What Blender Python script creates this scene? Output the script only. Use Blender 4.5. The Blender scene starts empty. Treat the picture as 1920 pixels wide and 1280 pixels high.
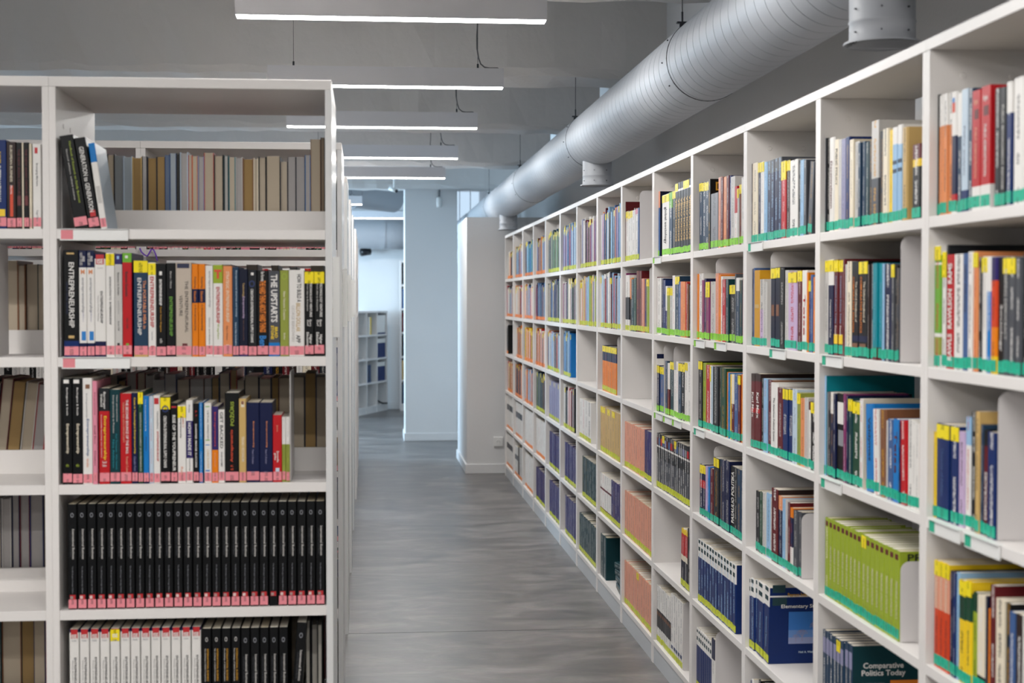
import bpy, math, random
import numpy as np
from mathutils import Matrix, Vector
random.seed(7)
R_ = random.Random(11)
sc = bpy.context.scene
COL = sc.collection

# ------------------------------------------------------------------ camera, world, lights, exposure
CAMZ = 1.55
YAW, PIT, FPX = math.radians(5.4308), math.radians(1.5622), 2860.0
cd = bpy.data.cameras.new('camera'); cam = bpy.data.objects.new('camera', cd); COL.objects.link(cam)
cam.location = (0, 0, CAMZ); cam.rotation_euler = (math.pi/2-PIT, 0, -YAW)
cd.sensor_fit = 'HORIZONTAL'; cd.sensor_width = 36; cd.lens = 36*FPX/1920
cd.clip_start = .05; cd.clip_end = 200
cd.dof.use_dof = True; cd.dof.focus_distance = 6.3; cd.dof.aperture_fstop = 4.5
sc.camera = cam
sc.cycles.max_bounces = 4; sc.cycles.diffuse_bounces = 3; sc.cycles.glossy_bounces = 2
w = bpy.data.worlds.new('world'); sc.world = w; w.use_nodes = True
bg = w.node_tree.nodes['Background']; bg.inputs[0].default_value = (.62, .80, 1, 1); bg.inputs[1].default_value = .36
vs = sc.view_settings
vs.view_transform = 'Standard'; vs.look = 'None'; vs.gamma = 1; vs.use_curve_mapping = False
vs.exposure = 1.44
LAMP_STRENGTH = 5.0; LAMP_WATT = 9.2; LAMP_SPREAD = math.radians(180)
def area(name, loc, rot, sx, sy, power, col):
    l = bpy.data.lights.new(name, 'AREA'); l.shape = 'RECTANGLE'; l.size = sx; l.size_y = sy; l.energy = power; l.color = col
    o = bpy.data.objects.new(name, l); COL.objects.link(o); o.location = loc; o.rotation_euler = rot; return o
# daylight falling through the windows of the far left room
area('daylight_far_windows', (-5.6, 18.2, 1.75), (0, math.radians(-104), 0), 2.0, 5.6, 275, (.56, .79, 1))
# added bluish fill, as if from windows at left, passing over the bookcases
area('added_left_fill', (-9.85, 9.0, 1.95), (0, math.radians(-90), 0), 1.7, 10.0, 75, (.70, .86, 1))

# ------------------------------------------------------------------ measuring helpers (a pixel on a known plane gives a point)
def _axes():
    s, c = math.sin, math.cos
    f = np.array([s(YAW)*c(PIT), c(YAW)*c(PIT), -s(PIT)]); r = np.array([c(YAW), -s(YAW), 0]); return np.array([r, np.cross(r, f), f])
AX = _axes()
def ray(x, y): return AX.T @ np.array([(x-960)/FPX, -(y-640)/FPX, 1.])
def onX(x, y, X): r = ray(x, y); return r*(X/r[0]) + np.array([0, 0, CAMZ])
def onY(x, y, Y): r = ray(x, y); return r*(Y/r[1]) + np.array([0, 0, CAMZ])
def scale_at(X, Y): return FPX/(Y*math.cos(YAW)+X*math.sin(YAW))

# ------------------------------------------------------------------ materials
def lin(h):
    h = h.lstrip('#'); v = [int(h[i:i+2], 16)/255 for i in (0, 2, 4)]
    return tuple(x/12.92 if x <= .04045 else ((x+.055)/1.055)**2.4 for x in v) + (1.,)
MATS = {}
def mat(name, col, rough=.5, spec=.5, metal=0, coat=0, noise=0, nscale=20, bump=0, bscale=60, emit=0):
    if name in MATS: return MATS[name]
    m = bpy.data.materials.new(name); m.use_nodes = True; nt = m.node_tree; b = nt.nodes['Principled BSDF']
    c = lin(col) if isinstance(col, str) else tuple(col)+(1.,)
    b.inputs['Base Color'].default_value = c; b.inputs['Roughness'].default_value = rough
    b.inputs['Specular IOR Level'].default_value = spec; b.inputs['Metallic'].default_value = metal; b.inputs['Coat Weight'].default_value = coat
    tc = nt.nodes.new('ShaderNodeTexCoord')
    if noise:
        n = nt.nodes.new('ShaderNodeTexNoise'); n.inputs['Scale'].default_value = nscale; n.inputs['Detail'].default_value = 5
        nt.links.new(tc.outputs['Object'], n.inputs['Vector'])
        mx = nt.nodes.new('ShaderNodeMix'); mx.data_type = 'RGBA'
        mx.inputs[6].default_value = tuple(x*(1-noise) for x in c[:3])+(1,); mx.inputs[7].default_value = tuple(min(1, x*(1+noise)) for x in c[:3])+(1,)
        nt.links.new(n.outputs['Fac'], mx.inputs[0]); nt.links.new(mx.outputs[2], b.inputs['Base Color'])
    if bump:
        n = nt.nodes.new('ShaderNodeTexNoise'); n.inputs['Scale'].default_value = bscale; n.inputs['Detail'].default_value = 8
        nt.links.new(tc.outputs['Object'], n.inputs['Vector'])
        bp = nt.nodes.new('ShaderNodeBump'); bp.inputs['Strength'].default_value = bump; bp.inputs['Distance'].default_value = .01
        nt.links.new(n.outputs['Fac'], bp.inputs['Height']); nt.links.new(bp.outputs['Normal'], b.inputs['Normal'])
    if emit:
        b.inputs['Emission Color'].default_value = c; b.inputs['Emission Strength'].default_value = emit
    MATS[name] = m; return m
M_LAM = mat('white_laminate', '#ddd9d6', .42, .4, noise=.015, nscale=9)
M_PANEL = mat('glossy_white_panel', '#d2d2d2', .24, .4)
M_PLATE = mat('bookend_steel', '#cfcbca', .45, .4, noise=.02, nscale=400)
M_PLINTH = mat('grey_plinth', '#b9bcbf', .5)
M_WALL = mat('painted_wall', '#d9d9d9', .75, .3, noise=.02, nscale=3, bump=.12, bscale=90)
M_CEIL = mat('painted_ceiling', '#d9d7d5', .8, .2, noise=.05, nscale=2.5, bump=.4, bscale=14)
M_DUCT = mat('duct_paint', '#a6a9ae', .5, .3, noise=.03, nscale=4)
M_DARK = mat('dark_steel', '#3a3c40', .4, .5, metal=.6)
M_LAMP = mat('lamp_housing', '#dcdce0', .45, .4)
M_GLOW = mat('lamp_diffuser', '#fffcf8', .4, emit=LAMP_STRENGTH); M_GLOW.cycles.emission_sampling = 'NONE'
M_CORD = mat('grey_cord', '#6a6a6c', .5)
M_WHITEPL = mat('white_plastic', '#e2e2e0', .35)
M_BLACKPL = mat('black_plastic', '#15161a', .3)
M_BOOT = mat('skirting_white', '#d8d8d8', .5)
M_GLASS = mat('window_pane', (.8, .9, 1), .05, .5)

def floor_mat():
    m = bpy.data.materials.new('polished_concrete'); m.use_nodes = True; nt = m.node_tree; b = nt.nodes['Principled BSDF']
    tc = nt.nodes.new('ShaderNodeTexCoord'); mp = nt.nodes.new('ShaderNodeMapping'); mp.inputs['Scale'].default_value = (.85, 1.7, 1)
    nt.links.new(tc.outputs['Object'], mp.inputs['Vector'])
    n = nt.nodes.new('ShaderNodeTexNoise'); n.inputs['Scale'].default_value = 2.6; n.inputs['Detail'].default_value = 10; n.inputs['Roughness'].default_value = .62; n.inputs['Distortion'].default_value = .9
    nt.links.new(mp.outputs[0], n.inputs['Vector'])
    r = nt.nodes.new('ShaderNodeValToRGB'); e = r.color_ramp.elements
    e[0].position = .3; e[0].color = lin('#47484a'); e[1].position = .72; e[1].color = lin('#877e79')
    x = r.color_ramp.elements.new(.5); x.color = lin('#67625f')
    nt.links.new(n.outputs['Fac'], r.inputs[0])
    n2 = nt.nodes.new('ShaderNodeTexNoise'); n2.inputs['Scale'].default_value = 14; n2.inputs['Detail'].default_value = 8; n2.inputs['Roughness'].default_value = .7
    nt.links.new(mp.outputs[0], n2.inputs['Vector'])
    mx = nt.nodes.new('ShaderNodeMix'); mx.data_type = 'RGBA'; mx.blend_type = 'OVERLAY'; mx.inputs[0].default_value = .4
    nt.links.new(r.outputs[0], mx.inputs[6]); nt.links.new(n2.outputs['Color'], mx.inputs[7])
    hs = nt.nodes.new('ShaderNodeHueSaturation'); hs.inputs['Saturation'].default_value = .45; nt.links.new(mx.outputs[2], hs.inputs['Color'])
    nt.links.new(hs.outputs[0], b.inputs['Base Color'])
    mr = nt.nodes.new('ShaderNodeMapRange'); mr.inputs['To Min'].default_value = .26; mr.inputs['To Max'].default_value = .48
    nt.links.new(n.outputs['Fac'], mr.inputs[0]); nt.links.new(mr.outputs[0], b.inputs['Roughness'])
    bp = nt.nodes.new('ShaderNodeBump'); bp.inputs['Strength'].default_value = .06; bp.inputs['Distance'].default_value = .01
    nt.links.new(n2.outputs['Fac'], bp.inputs['Height']); nt.links.new(bp.outputs[0], b.inputs['Normal'])
    return m
M_FLOOR = floor_mat()

def book_mat(name, rough):
    """colour from the face colours; small print = broken lines along the middle of the spine"""
    m = bpy.data.materials.new(name); m.use_nodes = True; nt = m.node_tree; b = nt.nodes['Principled BSDF']; L = nt.links.new
    a = nt.nodes.new('ShaderNodeAttribute'); a.attribute_name = 'Col'
    k = nt.nodes.new('ShaderNodeAttribute'); k.attribute_name = 'Ink'
    uv = nt.nodes.new('ShaderNodeUVMap'); uv.uv_map = 'UVMap'; sp = nt.nodes.new('ShaderNodeSeparateXYZ'); L(uv.outputs[0], sp.inputs[0])
    def M(op, x, y=None):
        n = nt.nodes.new('ShaderNodeMath'); n.operation = op
        for i, v in enumerate((x, y)):
            if v is None: continue
            if isinstance(v, (int, float)): n.inputs[i].default_value = v
            else: L(v, n.inputs[i])
        return n.outputs[0]
    def N(sx, sy, sc_):
        cb = nt.nodes.new('ShaderNodeCombineXYZ'); L(M('MULTIPLY', sp.outputs[0], sx), cb.inputs[0]); L(M('MULTIPLY', sp.outputs[1], sy), cb.inputs[1])
        n = nt.nodes.new('ShaderNodeTexNoise'); n.inputs['Scale'].default_value = sc_; n.inputs['Detail'].default_value = 1; L(cb.outputs[0], n.inputs['Vector']); return n.outputs['Fac']
    inside = M('LESS_THAN', M('ABSOLUTE', M('SUBTRACT', sp.outputs[0], .5)), .14)
    fine = M('GREATER_THAN', N(6, 420, 1.), .48)
    coarse = M('GREATER_THAN', N(.0, 17, 1.), .46)
    msk = M('MULTIPLY', M('MULTIPLY', inside, fine), M('MULTIPLY', coarse, k.outputs['Alpha']))
    mx = nt.nodes.new('ShaderNodeMix'); mx.data_type = 'RGBA'; L(msk, mx.inputs[0]); L(a.outputs['Color'], mx.inputs[6]); L(k.outputs['Color'], mx.inputs[7])
    L(mx.outputs[2], b.inputs['Base Color']); b.inputs['Roughness'].default_value = rough; b.inputs['Specular IOR Level'].default_value = .22
    return m
M_BOOK = book_mat('printed_cover', .36)
M_PAPER = book_mat('paper_pages', .85)

# ------------------------------------------------------------------ mesh helpers
def link(o, parent=None):
    COL.objects.link(o)
    if parent is not None: o.parent = parent
    return o
def tag(o, label=None, cat=None, group=None, kind=None):
    if label: o['label'] = label
    if cat: o['category'] = cat
    if group: o['group'] = group
    if kind: o['kind'] = kind
    return o
def empty(name, loc, rz=0):
    o = bpy.data.objects.new(name, None); o.location = loc; o.rotation_euler = (0, 0, rz); o.empty_display_size = .05; return link(o)
class G:
    """a list of polygons"""
    def __init__(s): s.v = []; s.f = []
    def box(s, x0, x1, y0, y1, z0, z1):
        n = len(s.v); s.v += [(x0,y0,z0),(x1,y0,z0),(x1,y1,z0),(x0,y1,z0),(x0,y0,z1),(x1,y0,z1),(x1,y1,z1),(x0,y1,z1)]
        s.f += [tuple(n+i for i in q) for q in ((0,3,2,1),(4,5,6,7),(0,1,5,4),(1,2,6,5),(2,3,7,6),(3,0,4,7))]; return s
    def tube(s, pts, r, n=8):
        pts = [Vector(p) for p in pts]; b = len(s.v)
        for i, p in enumerate(pts):
            t = (pts[min(i+1, len(pts)-1)]-pts[max(i-1, 0)]).normalized()
            u = t.cross(Vector((0,0,1)) if abs(t.z) < .9 else Vector((1,0,0))).normalized(); v = t.cross(u)
            for j in range(n):
                a = 2*math.pi*j/n; s.v.append(tuple(p+u*(r*math.cos(a))+v*(r*math.sin(a))))
        for i in range(len(pts)-1):
            for j in range(n): s.f.append((b+i*n+j, b+i*n+(j+1) % n, b+(i+1)*n+(j+1) % n, b+(i+1)*n+j))
        s.f.append(tuple(b+j for j in range(n))[::-1]); s.f.append(tuple(b+(len(pts)-1)*n+j for j in range(n))); return s
    def lathe(s, prof, n=32, c=(0,0), open_=False):
        b = len(s.v)
        for r, z in prof:
            for j in range(n): a = 2*math.pi*j/n; s.v.append((c[0]+r*math.cos(a), c[1]+r*math.sin(a), z))
        for i in range(len(prof)-1):
            for j in range(n): s.f.append((b+i*n+j, b+i*n+(j+1) % n, b+(i+1)*n+(j+1) % n, b+(i+1)*n+j))
        if not open_: s.f.append(tuple(b+j for j in range(n))[::-1]); s.f.append(tuple(b+(len(prof)-1)*n+j for j in range(n)))
        return s
    def prism(s, pts, axis, a0, a1):
        """polygon pts extruded along axis 0 (x) or 1 (y)"""
        b = len(s.v); n = len(pts)
        for a in (a0, a1):
            for p, q in pts: s.v.append((a, p, q) if axis == 0 else (p, a, q))
        for j in range(n): s.f.append((b+j, b+(j+1) % n, b+n+(j+1) % n, b+n+j))
        s.f.append(tuple(range(b, b+n))[::-1]); s.f.append(tuple(range(b+n, b+2*n))); return s
    def obj(s, name, m, parent=None, smooth=False, bevel=0, mesh_only=False):
        me = bpy.data.meshes.new(name); me.from_pydata(s.v, [], s.f); me.update()
        import bmesh
        bm = bmesh.new(); bm.from_mesh(me); bmesh.ops.recalc_face_normals(bm, faces=bm.faces); bm.to_mesh(me); bm.free()
        me.materials.append(m)
        if smooth:
            me.polygons.foreach_set('use_smooth', [True]*len(me.polygons))
        if mesh_only: return me
        o = bpy.data.objects.new(name, me); link(o, parent)
        if bevel:
            b = o.modifiers.new('bevel', 'BEVEL'); b.width = bevel; b.segments = 2; b.limit_method = 'ANGLE'
        return o
def box(name, m, x0, x1, y0, y1, z0, z1, parent=None, bevel=0): return G().box(x0,x1,y0,y1,z0,z1).obj(name, m, parent, bevel=bevel)
def struct(o): o['kind'] = 'structure'; return o

# ------------------------------------------------------------------ the setting
RX = 1.212                      # front plane of the wall bookcases
ZS = [1.730, 1.404, 1.078, .756, .430, .100]; TOPZ = 2.115; PT = .025
fl = struct(box('floor', M_FLOOR, -10, 6, -5, 24, -.1, -.012))
for y0, y1 in ((-5, 1.06), (1.066, 7.085), (7.091, 14.2), (14.206, 24)):
    box('floor_slab', M_FLOOR, -10, 6, y0, y1, -.012, 0, fl)
struct(box('ceiling', M_CEIL, -10, 6, -5, 24, 3.25, 3.35))
def beam(y0, y1, zb, x0=-10, x1=1.66, seed=0, slope=0):
    g = G(); n = 90; rr = random.Random(seed); prof = []
    for i in range(n+1):
        x = x0+(x1-x0)*i/n; j = lambda a: rr.uniform(-a, a)
        zz = zb+slope*(x-x1); b = len(g.v)
        g.v += [(x, y0+j(.004), 3.26), (x, y0+j(.006), zz+.30+j(.006)), (x, y0+j(.010), zz+.035+j(.014)), (x, y0+.035+j(.014), zz+j(.007)),
                (x, y1-.035+j(.014), zz+j(.007)), (x, y1+j(.010), zz+.035+j(.012)), (x, y1, 3.26)]
        if i: g.f += [(b-7+k, b-6+k, b+k+1, b+k) for k in range(6)]
    g.f.append(tuple(range(7))); g.f.append(tuple(range(b, b+7))[::-1])
    return g
for i, (y0, y1, zb) in enumerate(((5.62, 6.19, 2.76), (8.23, 8.69, 2.76), (10.83, 11.14, 2.76), (13.78, 14.13, 2.76), (16.6, 17.0, 2.76), (3.0, 3.45, 2.76), (.4, .85, 2.76), (-2.2, -1.75, 2.76))):
    struct(beam(y0, y1, zb, seed=i).obj('trim_%d' % (i+1), M_CEIL)).name = 'trim_%d' % (i+1)
struct(box('wall_right', M_WALL, 1.63, 1.85, -5, 8.58, 0, 3.3))
struct(box('wall_right_recess', M_WALL, 1.76, 1.85, 8.58, 24, 0, 3.3))
struct(box('wall_back', M_WALL, -10, 1.7, -5.1, -5, 0, 3.3))
for a in ((-10.1, -10, -5, 15.0), (-10.1, -10, 21.6, 24)): struct(box('wall_left', M_WALL, *a, 0, 3.3))
struct(box('wall_far', M_WALL, -10, .98, 21.75, 21.9, 0, 3.3))
struct(box('wall_far_sill', M_WALL, .98, 2.6, 21.75, 21.9, 0, 1.9))
wf = struct(G().box(.98, 1.03, 21.76, 21.84, 1.9, 3.25).box(1.72, 1.76, 21.76, 21.84, 1.9, 3.25).box(.98, 1.76, 21.76, 21.84, 1.9, 1.95).box(.98, 1.76, 21.76, 21.84, 2.52, 2.56).obj('window_1', M_BOOT))
# pillar and boxed-in shaft at the end of the aisle
pil = struct(box('wall_pillar', M_WALL, .417, .99, 16.78, 17.35, 0, 3.26))
b_ = struct(box('baseboard_pillar', M_BOOT, .403, 1.004, 16.766, 17.36, 0, .085, bevel=.004))
blk = struct(box('wall_shaft', M_WALL, .885, 1.76, 13.56, 14.93, 0, 2.285))
struct(box('baseboard_shaft', M_BOOT, .871, 1.76, 13.546, 14.94, 0, .085, bevel=.004))
struct(box('baseboard_far', M_BOOT, -6, .98, 21.735, 21.75, 0, .1))
# far window wall of the side room
wl = struct(box('window_2', M_GLASS, -6.02, -6, 15.2, 21.4, .8, 2.7)); 
G().box(-6, -5.96, 15.1, 21.5, .7, .8).box(-6, -5.96, 15.1, 21.5, 2.7, 2.8).box(-6, -5.96, 17.2, 17.3, .8, 2.7).box(-6, -5.96, 19.3, 19.4, .8, 2.7).obj('window_frame', M_BOOT, wl)
wl = struct(box('window_added_left', M_GLASS, -9.99, -9.97, 3.9, 14.1, 1.05, 2.85))  # made-up window on the solid left wall, added behind the fill light
G().box(-9.98, -9.93, 3.8, 14.2, .97, 1.05).box(-9.98, -9.93, 3.8, 14.2, 2.85, 2.93).box(-9.98, -9.93, 6.9, 7.0, 1.05, 2.85).box(-9.98, -9.93, 10.9, 11.0, 1.05, 2.85).obj('window_frame', M_BOOT, wl)
struct(box('wall_side_room', M_WALL, -6.1, -6.03, 13.0, 24, 0, 3.3))

# ------------------------------------------------------------------ bookcases
def disc(x, y, z, r, nx):  # small flat cap on a side panel, facing -y
    g = G(); n = 14; g.v = [(x+r*math.cos(2*math.pi*i/n), y, z+r*math.sin(2*math.pi*i/n)) for i in range(n)] + [(x+r*.85*math.cos(2*math.pi*i/n), y-.0015, z+r*.85*math.sin(2*math.pi*i/n)) for i in range(n)]
    g.f = [(i, (i+1) % n, n+(i+1) % n, n+i) for i in range(n)]+[tuple(range(n, 2*n))]; return g
ORD = ['first','second','third','fourth','fifth','sixth','seventh','eighth','ninth','tenth','eleventh','twelfth','thirteenth','fourteenth','fifteenth','sixteenth','seventeenth','eighteenth','nineteenth']
def ordw(i):
    if i < 19: return ORD[i]
    t = {2: 'twent', 3: 'thirt', 4: 'fort'}[(i+1)//10]; u = (i+1) % 10
    return t+'ieth' if u == 0 else t+'y-'+ORD[u-1]
# wall bookcases, upright positions measured along the aisle (far edge of each)
UPX = [1733,1532,1396,1296.5,1224,1165,1119.3,1081.2,1049.8,1022.5,999.8,979.7,962,947]
UY = [onX(x, 600, RX)[1] for x in UPX]
BAY = []            # inner y range of each bay: (far, near)
BW = {14:'foremost',0:'nearest',1:'second',2:'third',3:'fourth',4:'fifth',5:'sixth',6:'seventh',7:'eighth',8:'ninth',9:'tenth',10:'eleventh',11:'twelfth',12:'thirteenth',13:'farthest'}
DEP = .262
UT = .021
def holder(parent, tabcol, M):   # clip-on label holder with a coloured tab
    h = G().box(0, .17, -.004, 0, -.029, -.001).box(0, .17, -.008, .01, -.001, .0005).obj('label_holder', M_WHITEPL, parent)
    h.matrix_local = M
    t = box('tab', mat('tab_'+tabcol, {'teal':'#22a583','green':'#7fc02a','pink':'#d98088'}[tabcol], .6), .003, .033, -.0047, -.004, -.026, -.003, h)
    return h
WALLCASE = []
UYX = UY+[UY[0]-.79]            # one more bay stands just before the nearest one in view
for k in range(15):
    yf = UYX[k]; yn = UY[k-1] if 0 < k < 14 else yf-.79
    cx = empty('bookcase', (RX, yf, 0)); WALLCASE.append(cx)
    tag(cx, ('white wall bookcase bay standing before the nearest one in view' if k == 14 else 'white wall bookcase bay nearest the front, cut off by the picture edge' if k == 0 else 'white wall bookcase bay at the far end beside the boxed shaft' if k == 13 else 'white wall bookcase bay, %s along the aisle counted from the nearest' % BW[k]), 'bookcase', 'bays of the long wall bookcase')
    W = yf-yn                    # local: x depth, y 0 .. -W toward the camera
    BAY.append((yf-UT, yn+UT*.95))
    box('side_panel', M_LAM, 0, DEP, -UT, 0, .0, TOPZ-PT, cx, .001)
    box('side_panel', M_LAM, 0, DEP, -W+.0004, -W+UT, .0, TOPZ-PT, cx, .001)
    box('top_panel', M_LAM, -.001, DEP, -W+.0004, 0, TOPZ-PT, TOPZ, cx, .001)
    for z in ZS: box('shelf', M_LAM, .001, DEP, -W+UT, -UT, z-.024, z, cx, .001)
    box('plinth', M_PLINTH, .004, .02, -W+UT, -UT, .0, ZS[5]-.024, cx)
    if k < 9 or k == 14:
        for fx in (.075, .185):
            disc(fx, -UT, 2.035, .0075, 0).obj('screw_cap', M_LAM, cx)
MR = Matrix(((0,1,0,0),(-1,0,0,0),(0,0,1,0),(0,0,0,1)))   # local spine -y -> world -x
def rholder(k, r, px, col):
    y = onX(px, 562+(CAMZ-ZS[r])*scale_at(RX, UY[k]), RX)[1]
    if y+0 > UY[k]-.01: y = UY[k]-.01
    holder(WALLCASE[k], col, Matrix.Translation((0, y-UY[k], ZS[r])) @ MR)
for a in ((2,0,1405,'teal'),(3,1,1303,'green'),(3,1,1341,'green'),(2,1,1445,'teal'),(1,1,1544,'teal'),(4,2,1228,'green'),(4,2,1245,'green'),(4,2,1262,'green'),(3,2,1303,'teal'),(1,2,1542,'teal'),(0,2,1745,'teal'),(0,2,1812,'teal'),(4,0,1226,'green')): rholder(*a)

# double-sided cross bookcases on the left
LX1 = -.0894; LT = .0172
XB = [(-.8009, LX1), (-1.5125, -.8009), (-2.224, -1.5125)]
LY = [3.97, 5.545, 7.073, 8.67, 10.28]; LD = .56
ULAB = ['nearest', 'second', 'third', 'fourth', 'fifth']
LEFTCASE = {}
for u, y0 in enumerate(LY):
    for b, (xa, xb) in enumerate(XB if u < 3 else XB[:2]):
        c = empty('double_bookcase', (xa, y0, 0)); LEFTCASE[u, b] = c
        tag(c, 'white double-sided bookcase %s, %s row from the front' % (['with its end panel on the aisle', 'one bay in from the aisle', 'two bays in from the aisle'][b], ULAB[u]), 'bookcase', 'double-sided bookcases across the left')
        W = xb-xa
        box('side_panel', M_PANEL if b == 0 else M_LAM, W-LT, W, 0, LD, .0, TOPZ-PT, c, .001)
        box('side_panel', M_LAM, 0, LT, 0, LD, .0, TOPZ-PT, c, .001)
        box('top_panel', M_LAM, 0, W-.0003, -.001, LD, TOPZ-PT, TOPZ, c, .001)
        for i, z in enumerate(ZS):
            box('shelf', M_LAM, LT, W-LT, .001, LD, z-.025, z, c, .001)
            box('centre_lip', M_LAM, LT, W-LT, .275, .287, z, z+.064, c)
        box('plinth', M_PLINTH, .004, W-.003, .02, LD-.02, 0, ZS[5]-.025, c)
        if u == 0 and b == 0:
            for yy in (.10, .19, .38, .47): 
                g = disc(0, 0, 2.00, .007, 0); o = g.obj('screw_cap', M_LAM, c); o.matrix_local = Matrix.Translation((LT+.0002, yy, 0)) @ Matrix.Rotation(math.radians(90), 4, 'Z')
        if b == 0:
            s = G().box(W+.001, W+.0035, .15, .33, 1.45, 1.665).box(W, W+.016, .147, .152, 1.45, 1.665).obj('sign_plate', M_WHITEPL, c)
for r, xpx in ((0, 113), (1, 115)):
    X = onY(xpx, 500, 3.97)[0]; holder(LEFTCASE[0, 0], 'pink', Matrix.Translation((X-XB[0][0], 0, ZS[r])))

# ------------------------------------------------------------------ books
PAL = dict(k='#0b0c0e', K='#1c1e22', d='#10152b', n='#131a3e', b='#10285e', B='#1873ba', l='#8db2d2', s='#b8c8d6', t='#0b8391', T='#0f363c', g='#1d4430', G='#6aa436',
           o='#dc7a12', O='#d98a58', r='#b31c22', R='#5c161c', p='#d8889c', P='#2f2560', m='#7a2c5e', v='#bda6c6', V='#8a89a8', y='#e6c222', Y='#c38f22', c='#ded3bd', C='#c2a266',
           w='#dddad6', W='#bdbab6', a='#84868c', A='#47494f', e='#7a5138', E='#2f2220', i='#8b9440', L='#93a52e', S='#d8967c', u='#3d5a8a', U='#223a52', f='#c9421f', h='#b8ab9d')
NAM = dict(k='black', K='charcoal', d='dark navy', n='navy', b='blue', B='bright blue', l='light blue', s='pale blue', t='teal', T='dark teal', g='dark green', G='green', o='orange', O='pale orange',
           r='red', R='maroon', p='pink', P='purple', m='plum', v='lilac', V='lavender grey', y='yellow', Y='mustard', c='cream', C='tan', w='white', W='off-white', a='grey', A='dark grey', e='brown', E='dark brown',
           i='olive', L='lime green', S='salmon', u='denim blue', U='slate blue', f='orange-red', h='beige')
PALL = {k: lin(v) for k, v in PAL.items()}
STK = dict(teal=lin('#1fab8c'), lime=lin('#84c92c'), yell=lin('#c3cb1f'), oran=lin('#ee8326'), pink=lin('#dd8790'))
TAGY = lin('#ead51f')
DARK = set('kKdnbTgRPmAEUruBtef')
def parse_bands(s):
    out = []; i = 0
    while i < len(s):
        c = s[i]; i += 1; d = ''
        while i < len(s) and s[i].isdigit(): d += s[i]; i += 1
        out.append((c, int(d)/100 if d else 1.))
    return out
# poly = (4 points, colour, ink, uvs)
NOINK = (0, 0, 0, 0); NOUV = ((-1, 0),)*4
def pbox(x0, x1, y0, y1, z0, z1, col, ink=NOINK, front_uv=None):
    p = [(x0,y0,z0),(x1,y0,z0),(x1,y1,z0),(x0,y1,z0),(x0,y0,z1),(x1,y0,z1),(x1,y1,z1),(x0,y1,z1)]; out = []
    for q in ((0,3,2,1),(4,5,6,7),(0,1,5,4),(1,2,6,5),(2,3,7,6),(3,0,4,7)):
        out.append(([p[i] for i in q], col, ink if (q == (0,1,5,4) and front_uv) else NOINK, front_uv if (q == (0,1,5,4) and front_uv) else NOUV))
    return out
def cover_polys(w, h, d, bands, ink, hard, seed, cover=None):
    t = .0026 if hard else .0013; e = min(.004 if hard else .0016, w*.2); hw = w/2
    outer = [(-hw, d), (-hw, e), (-hw+e, 0), (hw-e, 0), (hw, e), (hw, d)]; inner = [(hw-t, d), (hw-t, e+t*.6), (-hw+t, e+t*.6), (-hw+t, d)]
    zs = [(h, h*(1-bands[0][1]))]; prev = bands[0][1]
    for c, f in bands[1:]: zs.append((h*(1-prev), h*(1-f))); prev = f
    P = []
    for (c, f), (z1, z0) in zip(bands, zs):
        if z1-z0 < 1e-4: continue
        col = PALL[c]
        for i in range(5):
            (xa, ya), (xb, yb) = outer[i], outer[i+1]
            cc = PALL[cover] if (cover and i in (0, 4)) else col
            if i == 2: P.append(([(xa,ya,z0),(xb,yb,z0),(xb,yb,z1),(xa,ya,z1)], cc, ink, ((.1,z0+seed),(.9,z0+seed),(.9,z1+seed),(.1,z1+seed))))
            else: P.append(([(xa,ya,z0),(xb,yb,z0),(xb,yb,z1),(xa,ya,z1)], cc, NOINK, NOUV))
    base = PALL[bands[0][0]]; low = PALL[bands[-1][0]]
    for i in range(3):
        (xa, ya), (xb, yb) = inner[i], inner[i+1]; P.append(([(xa,ya,0),(xb,yb,0),(xb,yb,h),(xa,ya,h)], base, NOINK, NOUV))
    ring = [(5,0,1,4),]
    for z, c, fl_ in ((h, base, 1), (0, low, -1)):
        qs = [[outer[4], outer[5], inner[0], inner[1]], [outer[0], outer[1], inner[2], inner[3]], [outer[1], outer[2], outer[3], outer[4]], [outer[1], outer[4], inner[1], inner[2]]]
        for q in qs: P.append(([(x, y, z) for x, y in (q if fl_ > 0 else q[::-1])], c, NOINK, NOUV))
    for a, b in ((outer[5], inner[0]), (inner[3], outer[0])): P.append(([(*a,0),(*b,0),(*b,h),(*a,h)], base, NOINK, NOUV))
    return P
def page_polys(w, h, d, hard, col):
    t = .0026 if hard else .0013; o = .003 if hard else .0006
    return pbox(-w/2+t, w/2-t, .006, d-o-.001, o, h-o, col)
def polys_mesh(name, P, m, mats=None):
    n = len(P); V = np.array([p for q in P for p in q[0]], np.float32).reshape(-1, 3)
    me = bpy.data.meshes.new(name); me.vertices.add(n*4); me.vertices.foreach_set('co', V.ravel())
    me.loops.add(n*4); me.loops.foreach_set('vertex_index', np.arange(n*4, dtype=np.int32))
    me.polygons.add(n); me.polygons.foreach_set('loop_start', np.arange(0, n*4, 4, dtype=np.int32))
    me.update(calc_edges=True)
    me.attributes.new('Col', 'FLOAT_COLOR', 'CORNER').data.foreach_set('color', np.repeat(np.array([q[1] for q in P], np.float32), 4, 0).ravel())
    me.attributes.new('Ink', 'FLOAT_COLOR', 'CORNER').data.foreach_set('color', np.repeat(np.array([q[2] for q in P], np.float32), 4, 0).ravel())
    me.uv_layers.new(name='UVMap').data.foreach_set('uv', np.array([u for q in P for u in q[3]], np.float32).ravel())
    me.materials.append(m); return me
TXT = {}
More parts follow.
